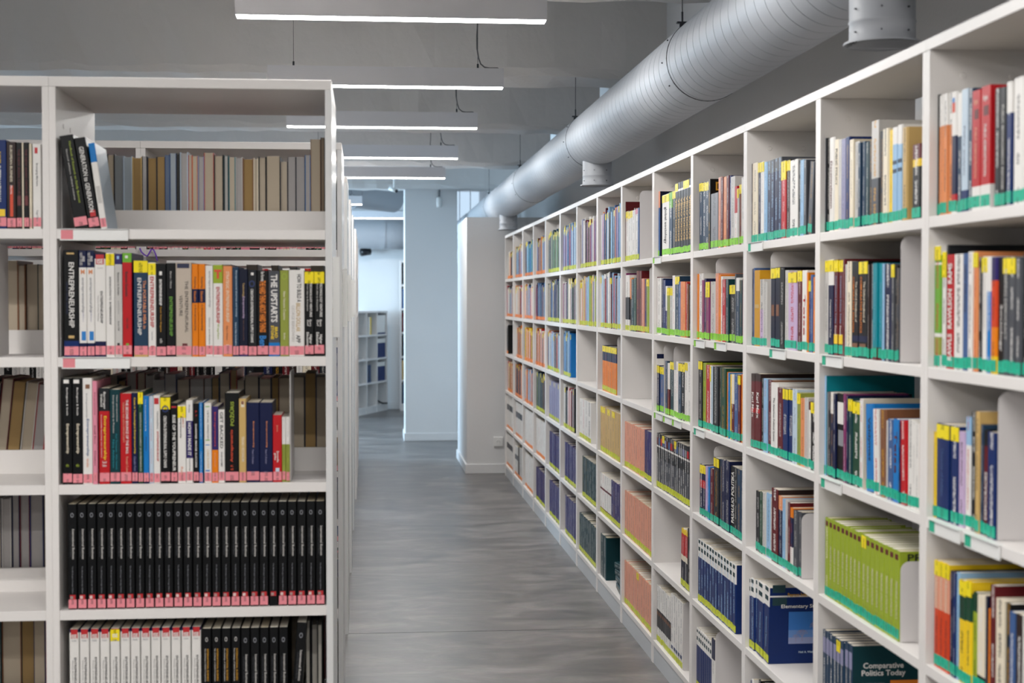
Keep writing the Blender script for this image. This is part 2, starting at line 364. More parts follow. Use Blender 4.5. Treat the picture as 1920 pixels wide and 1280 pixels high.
def text_mesh(s, bold=0):
    if (s, bold) in TXT: return TXT[s, bold]
    cu = bpy.data.curves.new('t', 'FONT'); cu.body = s; cu.resolution_u = 2; cu.offset = bold; cu.align_x = 'CENTER'; cu.align_y = 'CENTER'; cu.space_line = .95
    o = bpy.data.objects.new('t', cu); COL.objects.link(o); bpy.context.view_layer.update()
    me = bpy.data.meshes.new_from_object(o.evaluated_get(bpy.context.evaluated_depsgraph_get())); bpy.data.objects.remove(o)
    v = np.empty(len(me.vertices)*3, np.float32); me.vertices.foreach_get('co', v); v = v.reshape(-1, 3)
    lo, hi = v.min(0), v.max(0); v = (v-(lo+hi)/2)/np.maximum(hi-lo, 1e-6); v[:, 2] = 0
    me.vertices.foreach_set('co', v.ravel()); me.update(); me.name = 'lettering'
    TXT[s, bold] = me; return me
TM = {}
def ink_mat(c):
    if c not in TM: TM[c] = mat('print_'+NAM.get(c, c).replace(' ', '_'), PAL.get(c, c), .5)
    return TM[c]
ORI = {'d': Matrix(((0,1,0),(0,0,-1),(-1,0,0))), 'u': Matrix(((0,-1,0),(0,0,-1),(1,0,0))), 'h': Matrix(((1,0,0),(0,0,-1),(0,1,0))), 'c': Matrix(((0,0,1),(1,0,0),(0,1,0)))}
def lettering(parent, s, col, x, y, z, L, H, ori='d', bold=.012, name='title_lettering'):
    key = (s, bold, col)
    if key not in TXT:
        me = text_mesh(s, bold).copy(); me.materials.clear(); me.materials.append(ink_mat(col)); TXT[key] = me
    o = bpy.data.objects.new(name, TXT[key]); link(o, parent)
    m = (ORI[ori] @ Matrix.Diagonal((L, H, 1))).to_4x4(); m.translation = (x, y, z); o.matrix_local = m; return o
BOOKS = []
class B: pass
def add_book(M, w, h, d, bands, stick=None, ytag=None, cell=None, idx=0, area=0, hard=False, page=None, cover=None, group='', ink=True, lean=False, loose=None):
    b = B(); b.__dict__.update(M=M, w=max(w, .004), h=h, d=d, bands=bands, stick=stick, ytag=ytag, cell=cell, idx=idx, area=area, hard=hard, cover=cover, group=group, ink=ink, lean=lean, loose=loose, decor=[])
    b.page = page or R_.choice(('#d8cfbd', '#cfc8bb', '#dcd6ca', '#c8bda6')); b.seed = R_.randint(0, 400)*1.37; b.slot = None
    BOOKS.append(b); return b
def stick_polys(b):
    w, h = b.w, b.h; out = {}
    if b.stick:
        u = ((.0, 0+b.seed), (1., 0+b.seed), (1., .085+b.seed), (.0, .085+b.seed)); z = .003+(b.seed % 1)*.004
        out['s'] = pbox(-w/2+.0009, w/2-.0009, -.0007, .0012, z, z+.0225, STK[b.stick], (.02,.03,.03,.6), u)
    if b.ytag:
        u = ((.0, 9+b.seed), (1., 9+b.seed), (1., 9.085+b.seed), (.0, 9.085+b.seed)); z = h-.002-(.03 if b.ytag == 1 else .055)
        out['y'] = pbox(-w/2+.0002, w/2-.0002, -.0008, .0016, z, h-.002, TAGY, (.05,.05,.0,.7), u)
    return out
def ink_of(b, al=.85):
    if not b.ink: return NOINK
    c = b.bands[-1][0]; r = R_.random()
    col = PALL['w'] if c in DARK else PALL['K']
    if r < .22: col = PALL['Y'] if c in DARK else PALL['r']
    return tuple(col[:3])+(al,)
# --- one shelf of books on the wall bookcase, read from left (far) to right (near)
SX = RX+.014
def crop(name): return {'S2': (1520,130,.24213), 'S3': (1520,430,.2265), 'S4': (1520,680,.25773), 'S5': (1520,940,.2656), 'Q1': (1200,930,.27335), 'P7': (1200,300,.28125), 'P8': (1200,630,.26568),
                        'P4': (930,370,.21882), 'P5': (930,640,.21882), 'P6': (980,880,.3125), 'LA': (0,130,.34375), 'LB': (100,450,.18754), 'LC': (360,450,.18754), 'LD': (100,690,.17972), 'LE': (340,690,.17964),
                        'LF': (100,910,.28896), 'LG': (360,910,.28902), 'LH': (0,180,.20312)}[name]
CELLS = {}
def put_right(k, r, ya, yb, h, bands, d, flags, idx, st):
    wd = abs(ya-yb)-.0011; zc = ZS[r]
    tilt = flags.get('tilt', 0); y = (ya+yb)/2; X = SX+flags.get('in', R_.choice((0, 0, .001, .002, .004)) if len(bands) < 3 else 0)
    M = Matrix.Translation((X, y, zc+.0004)) @ MR
    if tilt:
        s = 1 if tilt > 0 else -1
        M = M @ Matrix.Translation((s*wd/2, 0, 0)) @ Matrix.Rotation(math.radians(tilt), 4, 'Y') @ Matrix.Translation((-s*wd/2, 0, 0))
    s_ = scale_at(SX, y); pxw = abs(ya-yb)*s_*SX/y*.98
    b = add_book(M, wd, h, d, bands, st if not flags.get('ns') else None, flags.get('y'), ('R', k, r), idx, pxw*h*s_, hard=R_.random() < .3, cover=flags.get('cover'), group='books on the long wall bookcase', lean=bool(tilt))
    CELLS.setdefault(('R', k, r), []).append(b); return b
def run(spec, cr, fx, fh, put):
    ox, oy, s = crop(cr); cur = None; idx = 0
    for tok in spec.split(';'):
        p = tok.split()
        if not p: continue
        if p[0][0] == '>': cur = ox+float(p[0][1:])*s; continue
        x = ox+float(p[0])*s; top = oy+float(p[1])*s; bands = p[2]; fl = {}; n = 1
        for q in p[3:]:
            if q == '*': fl['y'] = 1
            elif q == '**': fl['y'] = 2
            elif q == '_': fl['ns'] = 1
            elif q[0] == '~': fl['tilt'] = float(q[1:])
            elif q[0] == 'x': n = int(q[1:])
            elif q[0] == 'd': fl['d'] = float(q[1:])
            elif q[0] == '=': fl['cover'] = q[1:]
            elif q[0] == '@': fl['ys'] = set(int(z) for z in q[1:].split(','))
            elif q[0] == 'i': fl['in'] = float(q[1:])
            elif q[0] == 'P': fl['page'] = q[1:]
        a, b = fx(cur), fx(x); h = fh((cur+x)/2 if n == 1 else cur, top)
        for i in range(n):
            f2 = dict(fl)
            if n > 1: f2['in'] = R_.choice((0, 0, .0008))
            if 'ys' in fl and i in fl['ys']: f2['y'] = 1
            put(a+(b-a)*i/n, a+(b-a)*(i+1)/n, h, parse_bands(bands), f2, idx); idx += 1
        cur = x
def right(k, r, cr, spec, st):
    yr = 562+(CAMZ-ZS[r]-.12)*scale_at(RX, sum(BAY[k])/2)
    fx = lambda x: min(max(onX(x, yr, SX)[1], BAY[k][1]+.001), BAY[k][0]-.001)
    fh = lambda x, y: min(max(onX(x, y, SX)[2]-ZS[r], .13), (.345 if r == 0 else .296))
    run(spec, cr, fx, fh, lambda a, b, h, bands, f, i: put_right(k, r, a, b, h, bands, f.get('d', min(.245, max(.14, h*R_.uniform(.70, .80)))), f, i, st))
def mix(k, r, pal, st, h0=.23, frm=0., to=1., gap=0, tags=.15, wm=.021, bands=None, dh=.02, uni=False):
    a, b = BAY[k]; y = a-(a-b)*frm; end = a-(a-b)*to; i = 0
    while True:
        wd = wm if uni else R_.uniform(.6, 1.5)*wm
        if y-wd < end+.001: break
        h = h0+(R_.uniform(-dh, dh) if not uni else R_.uniform(-.001, .001))
        bd = pal if any(q.isdigit() for q in pal) else R_.choice(pal)
        put_right(k, r, y, y-wd, h, parse_bands(bd), min(.24, h*R_.uniform(.7, .8)), {'y': 1 if R_.random() < tags else 0, 'in': R_.uniform(0, .004)}, i, st); y -= wd; i += 1
T, L_, Y_, O_ = 'teal', 'lime', 'yell', 'oran'
# nearest bay
right(0,0,'S2','>955;978 200 k;1003 205 w26O;1028 198 w26O;1055 190 w26O;1088 182 w26O;1130 175 w36n84r93w;1163 185 w36U;1212 155 s82b;1248 150 U;1312 165 r80w;>1318;1390 130 r80w;>1425;1465 148 K;1507 140 K;>1515;1555 100 w25b;>1565;1640 65 w;1700 60 w;1745 40 n;1800 40 w',T)
right(0,1,'S3','>998;1072 135 w8G14w16G72w75i90w *;1105 180 w **;1125 130 K d.24;1183 210 r;1255 205 w;1300 200 u;1335 185 w;1370 185 O *;1400 230 K;1445 225 w *;1488 225 w30B;1535 230 P20f60o85y;1592 240 k;1640 230 A *;1690 230 A *;1740 240 A;1790 200 k;1850 220 g;1900 220 r',T)
right(0,2,'S4','>880;912 500 y;1000 445 b *;>1015;1070 460 b *;1110 500 v;1150 395 l25w;1192 360 K;1220 355 C d.24;1240 450 U;1285 490 k15R;1345 505 b',T)
right(0,3,'S5','>870;905 415 y8S45f *;935 425 y8S45f *;975 440 y8S45f *;1000 490 n;1020 500 b;1045 500 l;1090 555 y11g38y *;1130 560 y11g38y *;1160 640 g20L;1215 665 c82k;1235 670 d;1265 760 o;1305 590 R d.24;1365 690 c;1400 720 k;1440 780 u;1490 800 E;1540 810 w;1600 700 n',T)
# second bay
right(1,0,'S2','>82;107 540 A;143 540 k;180 530 w;210 545 c;237 545 W;268 540 V;300 525 b;330 545 c;365 560 W;385 570 U;410 560 U;440 565 T;470 555 k;525 400 W55A d.22;555 480 A;600 460 c;632 470 y;670 450 w18l88w;708 430 w20l88w;745 450 C d.2;>785;850 580 R20y30k',T)
right(1,1,'S3','>118;145 255 W *;187 250 w27n *;220 250 R *;255 250 R *;>262;280 245 R d.23 _;300 290 W;335 265 c;>338;398 265 k77n83k =k;468 262 k77n83k * =k;485 290 E;512 285 A;548 280 t87R;588 280 t87R;610 285 l;665 285 n;690 285 A *;712 300 k;730 320 A',T)
right(1,2,'S4','>95;107 95 l d.245 =t;120 215 a;140 210 k;162 215 w25n;180 225 n;235 225 k;255 225 m;272 240 n;300 260 T *;350 280 g *;372 262 w =c;>395;450 305 B ~-3;>456;495 340 w ~-3;>502;545 345 e ~-2;562 420 W;600 410 u;640 410 B;650 430 n;695 425 r ~-3;735 415 w;760 430 w;790 440 w;812 445 O;825 450 w',T)
right(1,3,'S5','>100;622 108 L x17 @9',T)
right(1,4,'S5','>80;228 895 U x6 @4;>240;290 985 U x2 =T',None)
# third bay
right(2,0,'P7','>727;750 28 K;783 20 c;803 15 n *;825 12 w *;845 15 l;>848;942 10 A16n x4;972 5 A10r **;995 0 E *;1045 0 w;1068 0 k;1090 0 l;1108 0 A;>1118;1145 18 A ~7',T)
right(2,1,'P7','>735;750 725 n;760 720 u;795 735 Y;820 795 W45v =W;845 812 W =W;>872;900 720 d *;930 715 d *;962 720 k _;985 735 W;1040 745 v *;1050 735 k _;1078 735 R *;1110 735 w;1120 750 o;1135 800 P *;1152 765 u;1172 780 o;1182 790 K',T)
right(2,2,'P8','>782;812 265 E10R;850 265 E10R;870 300 k;895 300 l;922 310 R =e;968 330 w;1005 365 R;1040 370 b *;1075 375 b *;1108 375 s;1130 400 i *;1160 440 O;1185 435 W;1205 465 R12w;1248 465 k *',T)
right(2,3,'Q1','>792;820 -35 K;838 -30 g;858 -22 W;885 -20 l;902 10 W;945 -50 R d.23 =E;972 0 O20n;995 20 l;1012 25 W;1030 45 R;1048 80 o15n60w;1080 100 A;1098 110 A',T)
right(2,4,'Q1','>732;757 555 w25b;783 565 w25b;797 572 w25b;>803;842 590 w25b ~2;>846;880 612 w25b ~3 d.215',Y_)
# fourth bay
right(3,0,'P7','>388;410 152 U *;432 148 U *;455 145 U *;468 128 k d.22 _;515 222 a;535 115 S;552 115 R;575 112 O;592 105 R;603 105 b;630 110 W;647 175 r45w;655 190 W *;672 160 R *;697 115 W',L_)
right(3,1,'P7','>368;387 760 o;410 757 w;425 800 m;438 790 n;462 810 m **;497 810 W;>503;522 755 S;535 765 o;548 775 w;570 795 r;590 795 T;632 830 k *;640 760 A _;662 785 w20U;680 800 T;695 790 R',L_)
right(3,2,'P8','>410;436 175 K *;458 190 L;485 205 r;500 210 w **;512 215 s;552 218 K;567 225 E;605 225 g;620 255 o;632 260 B;645 270 y;663 270 c45R;688 270 u;705 275 R *;722 270 o;735 280 u',T)
right(3,3,'P8','>422;442 905 n30r45n *;460 910 n30r45n *;476 920 v;490 925 B;512 935 R;>520;555 860 K *;575 870 U;600 875 n;630 880 n;665 920 k;685 930 K;735 935 U x2',T)
right(3,4,'Q1','>398;655 290 w28b x13 =b',Y_)
right(3,5,'Q1','>385;490 895 w28b x8;512 980 n30w =w',Y_)
# fifth bay
right(4,0,'P7','>88;122 215 S25u =d;>148;193 230 w *;215 215 G25U;235 205 k *;345 160 K x6 @0,3,4',L_)
right(4,1,'P7','>100;113 780 R;140 785 w;153 790 n;168 800 b;180 840 w50P;195 850 i *;213 850 W *;228 770 w;255 775 U *;270 810 u;285 810 O;300 812 O;312 815 r;322 825 e;342 835 k',L_)
right(4,2,'P8','>107;118 125 n8w75n;135 205 n *;160 215 u *;>178;192 175 U;206 190 w50R;232 180 T *;>240;255 240 w;270 180 w;290 190 U *;315 195 k *;335 185 w *;362 190 w',L_)
right(4,3,'P8','>117;362 680 K45A x17 @3,9',Y_)
right(4,4,'Q1','>280;302 225 y8r45c55d ~3;324 240 y8r45c55d ~3;353 230 K ~1',Y_)
right(4,5,'Q1','>115;212 605 w42K74w x8;290 660 w x5',Y_)
# sixth bay
right(5,0,'P4','>1098;1110 40 R d.24;1130 120 c20w *;1150 125 w *;1168 115 y12w *;1190 110 w;1213 100 p10w;1225 90 u',Y_)
right(5,1,'P4','>1098;1110 650 m;1142 665 w40K80w;1160 690 o40E;1180 700 T;1200 690 g;1225 630 R;1245 630 R;1265 695 S;1285 700 P;1305 700 L *',Y_)
right(5,3,'P5','>1088;1270 675 S x9;1335 755 P x5',Y_)
right(5,4,'P6','>605;775 118 S x13',Y_); right(5,5,'P6','>605;775 535 S x13 @6',Y_)
# seventh bay and beyond
right(6,2,'P5','>912;1032 32 n33o x6 @0,1,2,3,4,5',Y_)
right(6,3,'P5','>895;1058 550 C x8 @0,1,3,5',Y_)
right(6,4,'P6','>465;530 15 w35R40w85R95w x5;592 60 P x5',Y_)
right(6,5,'P6','>468;500 380 T x2 d.2 _',Y_)
mix(6,0,'k l u l w u l v R O u U'.replace(' ',''),Y_,.275,.02,.95); mix(6,1,'wwwnnuslwRrk',Y_,.268,.0,.95)
mix(7,0,'kwVwTRRVmW',Y_,.262,.02,1,wm=.03); mix(7,1,'lVVWWoCLw',Y_,.262,0,1,wm=.026)
right(7,3,'P5','>705;812 478 w x4',Y_)
right(7,4,'P5','>740;862 978 T x9',Y_); right(7,5,'P6','>340;445 255 T x10',Y_)
mix(8,0,'lulrurlusB',Y_,.265,.03,1,tags=.3); mix(8,1,'mwWKrPgc',Y_,.262,0,1,tags=.3); mix(8,2,'TBkUl',Y_,.26,.05,.5); mix(8,3,'TRrWKAw',Y_,.25,.05,.75,tags=.2)
for r in (4,5): mix(8,r,'P',Y_,.235,.15,.98,tags=0,uni=True,wm=.034)
mix(9,0,'GTiTkUa',Y_,.262,.05,.9,tags=.5); mix(9,1,'RBbkcUEg',Y_,.26,0,1); mix(9,2,'slaOrREkc',Y_,.25,0,1); mix(9,3,'V',Y_,.25,.1,.95,tags=.2,uni=True,wm=.03)
for r in (4,5): mix(9,r,'P',Y_,.235,.12,.98,tags=0,uni=True,wm=.034)
mix(10,0,'RiBwowVu',O_,.25,.05,1); mix(10,1,'UKPumBUWa',O_,.25,0,1); mix(10,2,'rRwwoew',O_,.25,0,1); mix(10,3,'KTUgRi',Y_,.26,.05,1,tags=.4); mix(10,4,'w',O_,.265,.05,1,tags=0,uni=True,wm=.05); mix(10,5,'P',Y_,.235,.05,.98,tags=0,uni=True,wm=.034)
mix(11,0,'nbBulRGdt',O_,.25,.05,1); mix(11,1,'KuOrlwww',O_,.25,0,1); mix(11,2,'orPokEyw',O_,.24,0,1); mix(11,3,'RuOwolW',O_,.25,0,.8); mix(11,4,'w',O_,.275,.05,1,tags=0,uni=True,wm=.05); mix(11,5,'w',O_,.265,.05,1,tags=0,uni=True,wm=.05)
mix(12,0,'vmlluCns',O_,.25,.05,1); mix(12,1,'kWrcOwu',O_,.25,0,.9); mix(12,2,'cowUoTk',O_,.25,.15,1); mix(12,3,'RkWoUn',O_,.25,0,1); mix(12,4,'w28A45w',O_,.28,.05,1,tags=0,uni=True,wm=.045); right(12,5,'P5','>150;165 890 w28A45w;187 900 w28A45w;200 915 k;222 920 W',O_)
mix(13,0,'wcnOEwUT',O_,.23,.1,1); mix(13,1,'KWlUrws',O_,.25,0,1); mix(13,2,'kn',O_,.24,0,.15,tags=0); mix(13,3,'rcCrk',O_,.25,.1,1); mix(13,4,'w28A45w',O_,.29,0,1,tags=0,uni=True,wm=.045); mix(13,5,'w28A45w',O_,.28,0,1,tags=0,uni=True,wm=.045)
for r in range(6): mix(14,r,'wKnrbTcUoRk',T,.245,.02,.9)
for k in (0,1): mix(k,5,'wKnrbTcUk',T,.24,.02,.85)
mix(0,4,'wKnrbTcUk',T,.24,.02,.85); mix(2,5,'wbKnwTk',Y_,.24,.02,.7)
# lying dark teal volumes beside the standing pair
for i, z in enumerate((0, .034, .066, .099)):
    yy = BAY[6][1]+.20+.006*i; Mx = Matrix.Translation((SX+.01+.006*i, yy, ZS[5]+z+.0005+.0165)) @ Matrix.Rotation(math.radians(4*(i-1)), 4, 'Z') @ MR @ Matrix.Rotation(math.radians(-90), 4, 'Y') @ Matrix.Translation((0, 0, -.12))
    b = add_book(Mx, .031, .235, .17, parse_bands('T'), None, None, ('R', 6, 5), 2+i, 300, True, group='books on the long wall bookcase', loose=i); CELLS[('R', 6, 5)].append(b)

# --- left cross bookcase
FY = 3.97+.012
def put_left(b_, r, xa, xb, h, bands, f, idx, d=None, area_f=1):
    wd = abs(xb-xa)-.0007; tilt = f.get('tilt', 0)
    M = Matrix.Translation(((xa+xb)/2, FY+f.get('in', 0), ZS[r]+.0004))
    if tilt:
        s = 1 if tilt > 0 else -1
        M = M @ Matrix.Translation((s*wd/2, 0, 0)) @ Matrix.Rotation(math.radians(tilt), 4, 'Y') @ Matrix.Translation((-s*wd/2, 0, 0))
    s_ = scale_at(-.5, FY); b = add_book(M, wd, h, d or f.get('d', min(.235, h*R_.uniform(.74, .82))), bands, 'pink' if not f.get('ns') else None, f.get('y'), ('L', b_, r), idx, wd*h*s_*s_*area_f, hard=False, cover=f.get('cover'), group='books on the front of the left bookcase', ink=f.get('ink', True), lean=bool(tilt))
    CELLS.setdefault(('L', b_, r), []).append(b); return b
def left(b_, r, cr, spec):
    x0, x1 = XB[b_][0]+LT, XB[b_][1]-LT
    n0 = len(CELLS.get(('L', b_, r), []))
    run(spec, cr, lambda x: min(max(onY(x, 600, FY)[0], x0+.001), x1-.001), lambda x, y: min(max(onY(x, y, FY)[2]-ZS[r], .13), .34 if r == 0 else .296), lambda a, b, h, bands, f, i: put_left(b_, r, a, b, h, bands, f, i+n0))
left(0,0,'LA','>412;488 360 k ~-9;>490;552 372 k ~-9;>554;590 402 B22w ~-8 =s')
left(0,1,'LB','>105;258 100 k85b;337 105 n16w87n;415 105 n16w87n;527 135 n5w85n;615 130 w *;692 140 P10W;788 130 G9r =b;>805;948 200 U93C *;1028 225 w *;1130 235 k;1225 230 k;1385 225 h')
left(0,1,'LC','>0;65 240 o27n42o;135 240 o27n42o;212 255 w;310 250 L20w;405 260 O;470 270 U;560 290 d90P;650 300 K;765 305 k;880 310 A84B;970 305 i;1125 300 w;1220 310 k *;1325 310 k *')
left(0,2,'LD','>84;188 105 k;298 105 k;400 105 w;452 135 p;>468;580 210 K24r;690 225 T;808 265 r;875 260 n;930 245 g *;992 290 B94n;1038 295 s;1108 285 w;1215 300 k *;1290 365 k;1378 390 w *;1450 335 w25P70w')
left(0,2,'LE','>115;178 370 k;218 360 B;>232;310 365 w;380 400 P57o;448 435 w;595 260 k;672 320 C;810 360 n;948 360 n;1045 490 r;1085 510 w42i;1128 510 w42i')
left(0,3,'LF','>80;1758 122 k x27')
left(0,4,'LF','>85;948 935 n3w x13 @4')
left(0,4,'LG','>52;305 930 k x4;615 925 k x5;>622;690 890 k ~4')
left(1,0,'LH','>-170;-90 420 n;-72 430 w;72 405 b;160 425 E;215 430 k;228 430 c _;280 430 k;305 440 c;>312;392 445 w')
for b in CELLS['L', 0, 3]+CELLS['L', 0, 4]: b.w -= .0016
CELLS['L', 0, 3][21].stick = None
CELLS['L', 0, 1][0].area += 1
# --- books with their fore-edges to us on the rear half
def put_back(u, b_, r, xa, xb, h, pagec, cov, tilt=0, ind=True):
    d = min(.235, h*R_.uniform(.78, .9)); yb = LY[u]+LD-.012
    front = LY[u]+.292; d = min(d, yb-front); d = max(d, .14)
    M = Matrix.Translation(((xa+xb)/2, front+d+R_.uniform(0, .012), ZS[r]+.0004)) @ Matrix.Rotation(math.pi, 4, 'Z')
    wd = abs(xb-xa)-.0006
    if tilt:
        s = 1 if tilt > 0 else -1
        M = M @ Matrix.Translation((s*wd/2, 0, 0)) @ Matrix.Rotation(math.radians(tilt), 4, 'Y') @ Matrix.Translation((-s*wd/2, 0, 0))
    s_ = scale_at(-.5, front)
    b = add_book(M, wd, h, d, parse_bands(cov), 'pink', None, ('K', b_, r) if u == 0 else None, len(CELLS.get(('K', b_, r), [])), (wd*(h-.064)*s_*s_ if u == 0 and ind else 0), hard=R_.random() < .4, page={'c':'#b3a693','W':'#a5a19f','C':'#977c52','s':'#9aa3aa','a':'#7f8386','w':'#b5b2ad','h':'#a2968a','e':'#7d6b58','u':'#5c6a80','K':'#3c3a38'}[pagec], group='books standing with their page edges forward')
    if u == 0: CELLS.setdefault(('K', b_, r), []).append(b)
    return b
ox, oy, s = crop('LA'); cur = ox+590*s
for t in '632 465 c k;675 475 a a;725 475 s s;778 480 C C;805 475 W k;860 480 C d;905 480 C K;930 470 u u;965 460 s u;985 460 K k;1030 455 W s;1052 470 c r;1080 475 c O;1117 475 W V;1170 458 c r;1222 470 c K;1250 470 w T;1285 480 c t;1325 480 W W;1385 487 C e;1412 487 c c;1455 480 c k;1530 475 c k;1570 505 c n;1615 480 W k;1665 480 W n;1695 470 W B;1750 385 c e;1772 375 e k'.split(';'):
    x, y, pc, cc = t.split(); x = ox+float(x)*s; a, b = onY(cur, 350, 4.28)[0], min(onY(x, 350, 4.28)[0], LX1-LT-.002); h = onY((cur+x)/2, oy+float(y)*s, 4.28)[2]-ZS[0]; cur = x
    put_back(0, 0, 0, a, b, h, pc, cc)
def fill_back(u, b_, r, h0, dh=.015, tilt=0, pal='ccWCch', frm=0., to=1., wm=.026):
    x0, x1 = XB[b_][0]+LT+.002, XB[b_][1]-LT-.002; x = x0+(x1-x0)*frm; e = x0+(x1-x0)*to
    if tilt: e -= .04; x += .002
    while x < e-.012:
        wd = R_.uniform(.7, 1.5)*wm
        if x+wd > e: wd = e-x
        put_back(u, b_, r, x, x+wd, h0+R_.uniform(-dh, dh), R_.choice(pal), R_.choice('kKndTRErbWe'), tilt, not (b_ == 0 and (r in (1, 4) or x < x0+(x1-x0)*.74))); x += wd*(1.03 if tilt else 1)
fill_back(0,0,1,.232,.012); fill_back(0,0,2,.262,.015,frm=.0,to=1); fill_back(0,0,4,.255)
fill_back(0,1,1,.245,.01,frm=.5); fill_back(0,1,2,.250,.012,tilt=-6); fill_back(0,1,3,.262,.01,pal='WWch'); fill_back(0,1,4,.28,.006,pal='Ccch',wm=.04); fill_back(0,1,0,.25,.02,to=.7)
# --- the rows behind: spines facing us, seen through the gaps
def fill_front(u, b_, r, pal, h0, dh=.02, wm=.026):
    x0, x1 = XB[b_][0]+LT+.002, XB[b_][1]-LT-.002; x = x0
    while x < x1-.012:
        wd = min(R_.uniform(.6, 1.4)*wm, x1-x); h = h0+R_.uniform(-dh, dh)
        add_book(Matrix.Translation((x+wd/2, LY[u]+.014, ZS[r]+.0004)), wd-.0006, h, min(.23, h*.78), parse_bands(R_.choice(pal)), 'pink', None, None, 0, 0); x += wd
for b_ in (0, 1):
    fill_front(1,b_,0,'kRwcnrEWgp',.25); fill_front(1,b_,1,'kKRwnErW',.24); fill_front(1,b_,2,'kkKdEwRnkc' if b_ == 0 else 'cLwktwwWw',.255); fill_front(1,b_,3,'nbwKnbck',.25); fill_front(1,b_,4,'kKnE',.25)
    for u in (2, 3, 4):
        for r in range(6): fill_front(u,b_,r,'kRwnrEWgKbc',.24)
    fill_front(1,b_,5,'kKnEw',.24)

# --- decorations: lettering and printed shapes on the spines
def dec(key, i, *items):
    CELLS[key][i].decor += list(items); CELLS[key][i].ink = False
def t(s, c, v, ln, u=.5, hf=.5, o='d', bold=.012): return ('t', s, c, v, ln, u, hf, o, bold)
def sq(c, u0, u1, v0, v1): return ('s', c, u0, u1, v0, v1)
K0 = ('L', 0, 0)
dec(K0,0,t('Handbook of Research on Family Business','L',.40,.66,.66,.2),t('Second edition, edited volume','W',.42,.55,.36,.13))
dec(K0,1,t('GENERATION to GENERATION','w',.46,.72,.5,.42),sq('r',.3,.8,.80,.87)); dec(K0,2,sq('W',.2,.8,.5,.7))
K1 = ('L', 0, 1)
dec(K1,0,t('ENTREPRENEURSHIP','w',.42,.61,.52,.36),sq('C',.2,.7,.025,.04),sq('C',.3,.68,.80,.825),t('HISRICH  PETERS  SHEPHERD','n',.45,.3,.22,.12))
for i in (1,2): dec(K1,i,t('entrepreneurship','a',.42,.33,.5,.46),t('FREE','w',.08,.05,.62,.3,'d'),t('NEW ISSUES','W',.08,.12,.3,.34,'d'),sq('B',.3,.86,.76,.845),t('edition','V',.62,.10,.55,.16),t('M','O',.2,.045,.5,.5,'h'))
dec(K1,3,sq('r',.12,.86,.01,.105),t('ISE','w',.075,.045,.5,.56,'h',.03),t('ENTREPRENEURSHIP','K',.52,.31,.62,.24),t('Theory, Process, Practice','A',.53,.25,.3,.13),t('Kuratko','a',.14,.012,.5,.5,'h',.0))
dec(K1,4,t('INTRODUCTION TO  ENTREPRENEURSHIP','K',.46,.46,.5,.24)); dec(K1,5,t('Business in Action','K',.29,.22,.5,.24),t('Bovee / Thill','A',.70,.09,.5,.2),sq('l',.3,.6,.02,.05),sq('K',.3,.62,.865,.92),t('Excellence in Business','a',.52,.13,.5,.14))
dec(K1,6,t('Business Essentials','K',.30,.24,.45,.28),t('Ebert  Griffin','E',.68,.1,.5,.2),sq('G',.35,.65,.87,.925),sq('w',.3,.6,.025,.05))
dec(K1,7,t('ENTREPRENEURSHIP','w',.48,.59,.40,.28),t('The PORTABLE MBA in','O',.46,.50,.76,.22))
dec(K1,8,t('ENTREPRENEURSHIP','r',.42,.54,.5,.5,'d',.02),sq('r',.3,.8,.885,.925),t('Robert Hisrich','a',.78,.09,.5,.2))
dec(K1,9,sq('w',.33,.6,.085,.125),t('ENTREPRENEURSHIP','w',.31,.28,.45,.26,'d',.03),t('Growth  Process  Management','Y',.60,.27,.45,.2),t('edn','W',.83,.05,.5,.3))
dec(K1,10,t('ENTREPRENEURSHIP','G',.57,.42,.5,.34),t('Baron / Shane','W',.18,.18,.5,.18))
dec(K1,11,t('THE ENTREPRENEURIAL','K',.47,.55,.68,.2,'d',0),t('VENTURE','K',.46,.22,.32,.2,'d',0),sq('n',.08,.86,.01,.06),sq('R',.4,.72,.86,.89),sq('w',.45,.68,.885,.91))
for i in (12,13): dec(K1,i,t('Fostering','K',.2,.12,.5,.36),t('Education','o',.35,.11,.5,.36),t('in Entrepreneurship','K',.58,.28,.5,.34))
dec(K1,14,t('entrepreneurship','a',.26,.40,.55,.36),t('Gartner and Bellamy','A',.72,.3,.5,.2),sq('r',.4,.8,.885,.92))
dec(K1,15,t('ENTREPRENEURSHIP','r',.44,.40,.5,.36,'d',.02),t('T','f',.10,.10,.5,.75,'h',.06),t('Kaplan','L',.73,.16,.5,.26))
dec(K1,16,t('STRATEGIC ENTREPRENEURSHIP','c',.34,.56,.5,.34),t('Philip A. Wickham','e',.74,.16,.4,.24),sq('c',.3,.65,.87,.915))
dec(K1,17,t('Entrepreneurial Business and Society','s',.30,.52,.6,.3),t('Frederick Welter, David Smallbone','s',.75,.26,.5,.3))
dec(K1,18,t('Technology','C',.24,.16,.5,.26),t('Entrepreneurship','v',.44,.25,.5,.3),t('Value creation, protection','e',.70,.24,.5,.12))
dec(K1,19,sq('w',.35,.65,.03,.06),t('O','b',.16,.08,.45,.7,'h',.02),t('CREATING ENTREPRENEURIAL SUPPLY CHAINS','w',.53,.62,.45,.3,'d',.02))
dec(K1,20,t('THE HARD THING ABOUT HARD THINGS','o',.42,.60,.5,.55,'d',.03),t('Ben Horowitz','w',.07,.11,.5,.3),t('Ben','B',.82,.12,.5,.6,'d',.03))
dec(K1,21,t('THE UPSTARTS','w',.32,.56,.5,.58,'d',.03),t('BRAD\nSTONE','y',.72,.16,.5,.6,'d',.03),sq('p',.4,.7,.9,.915))
dec(K1,22,t('New Venture Creation','c',.41,.33,.5,.26),t('Butler','c',.77,.08,.5,.2),t('O','L',.07,.08,.5,.6,'h'))
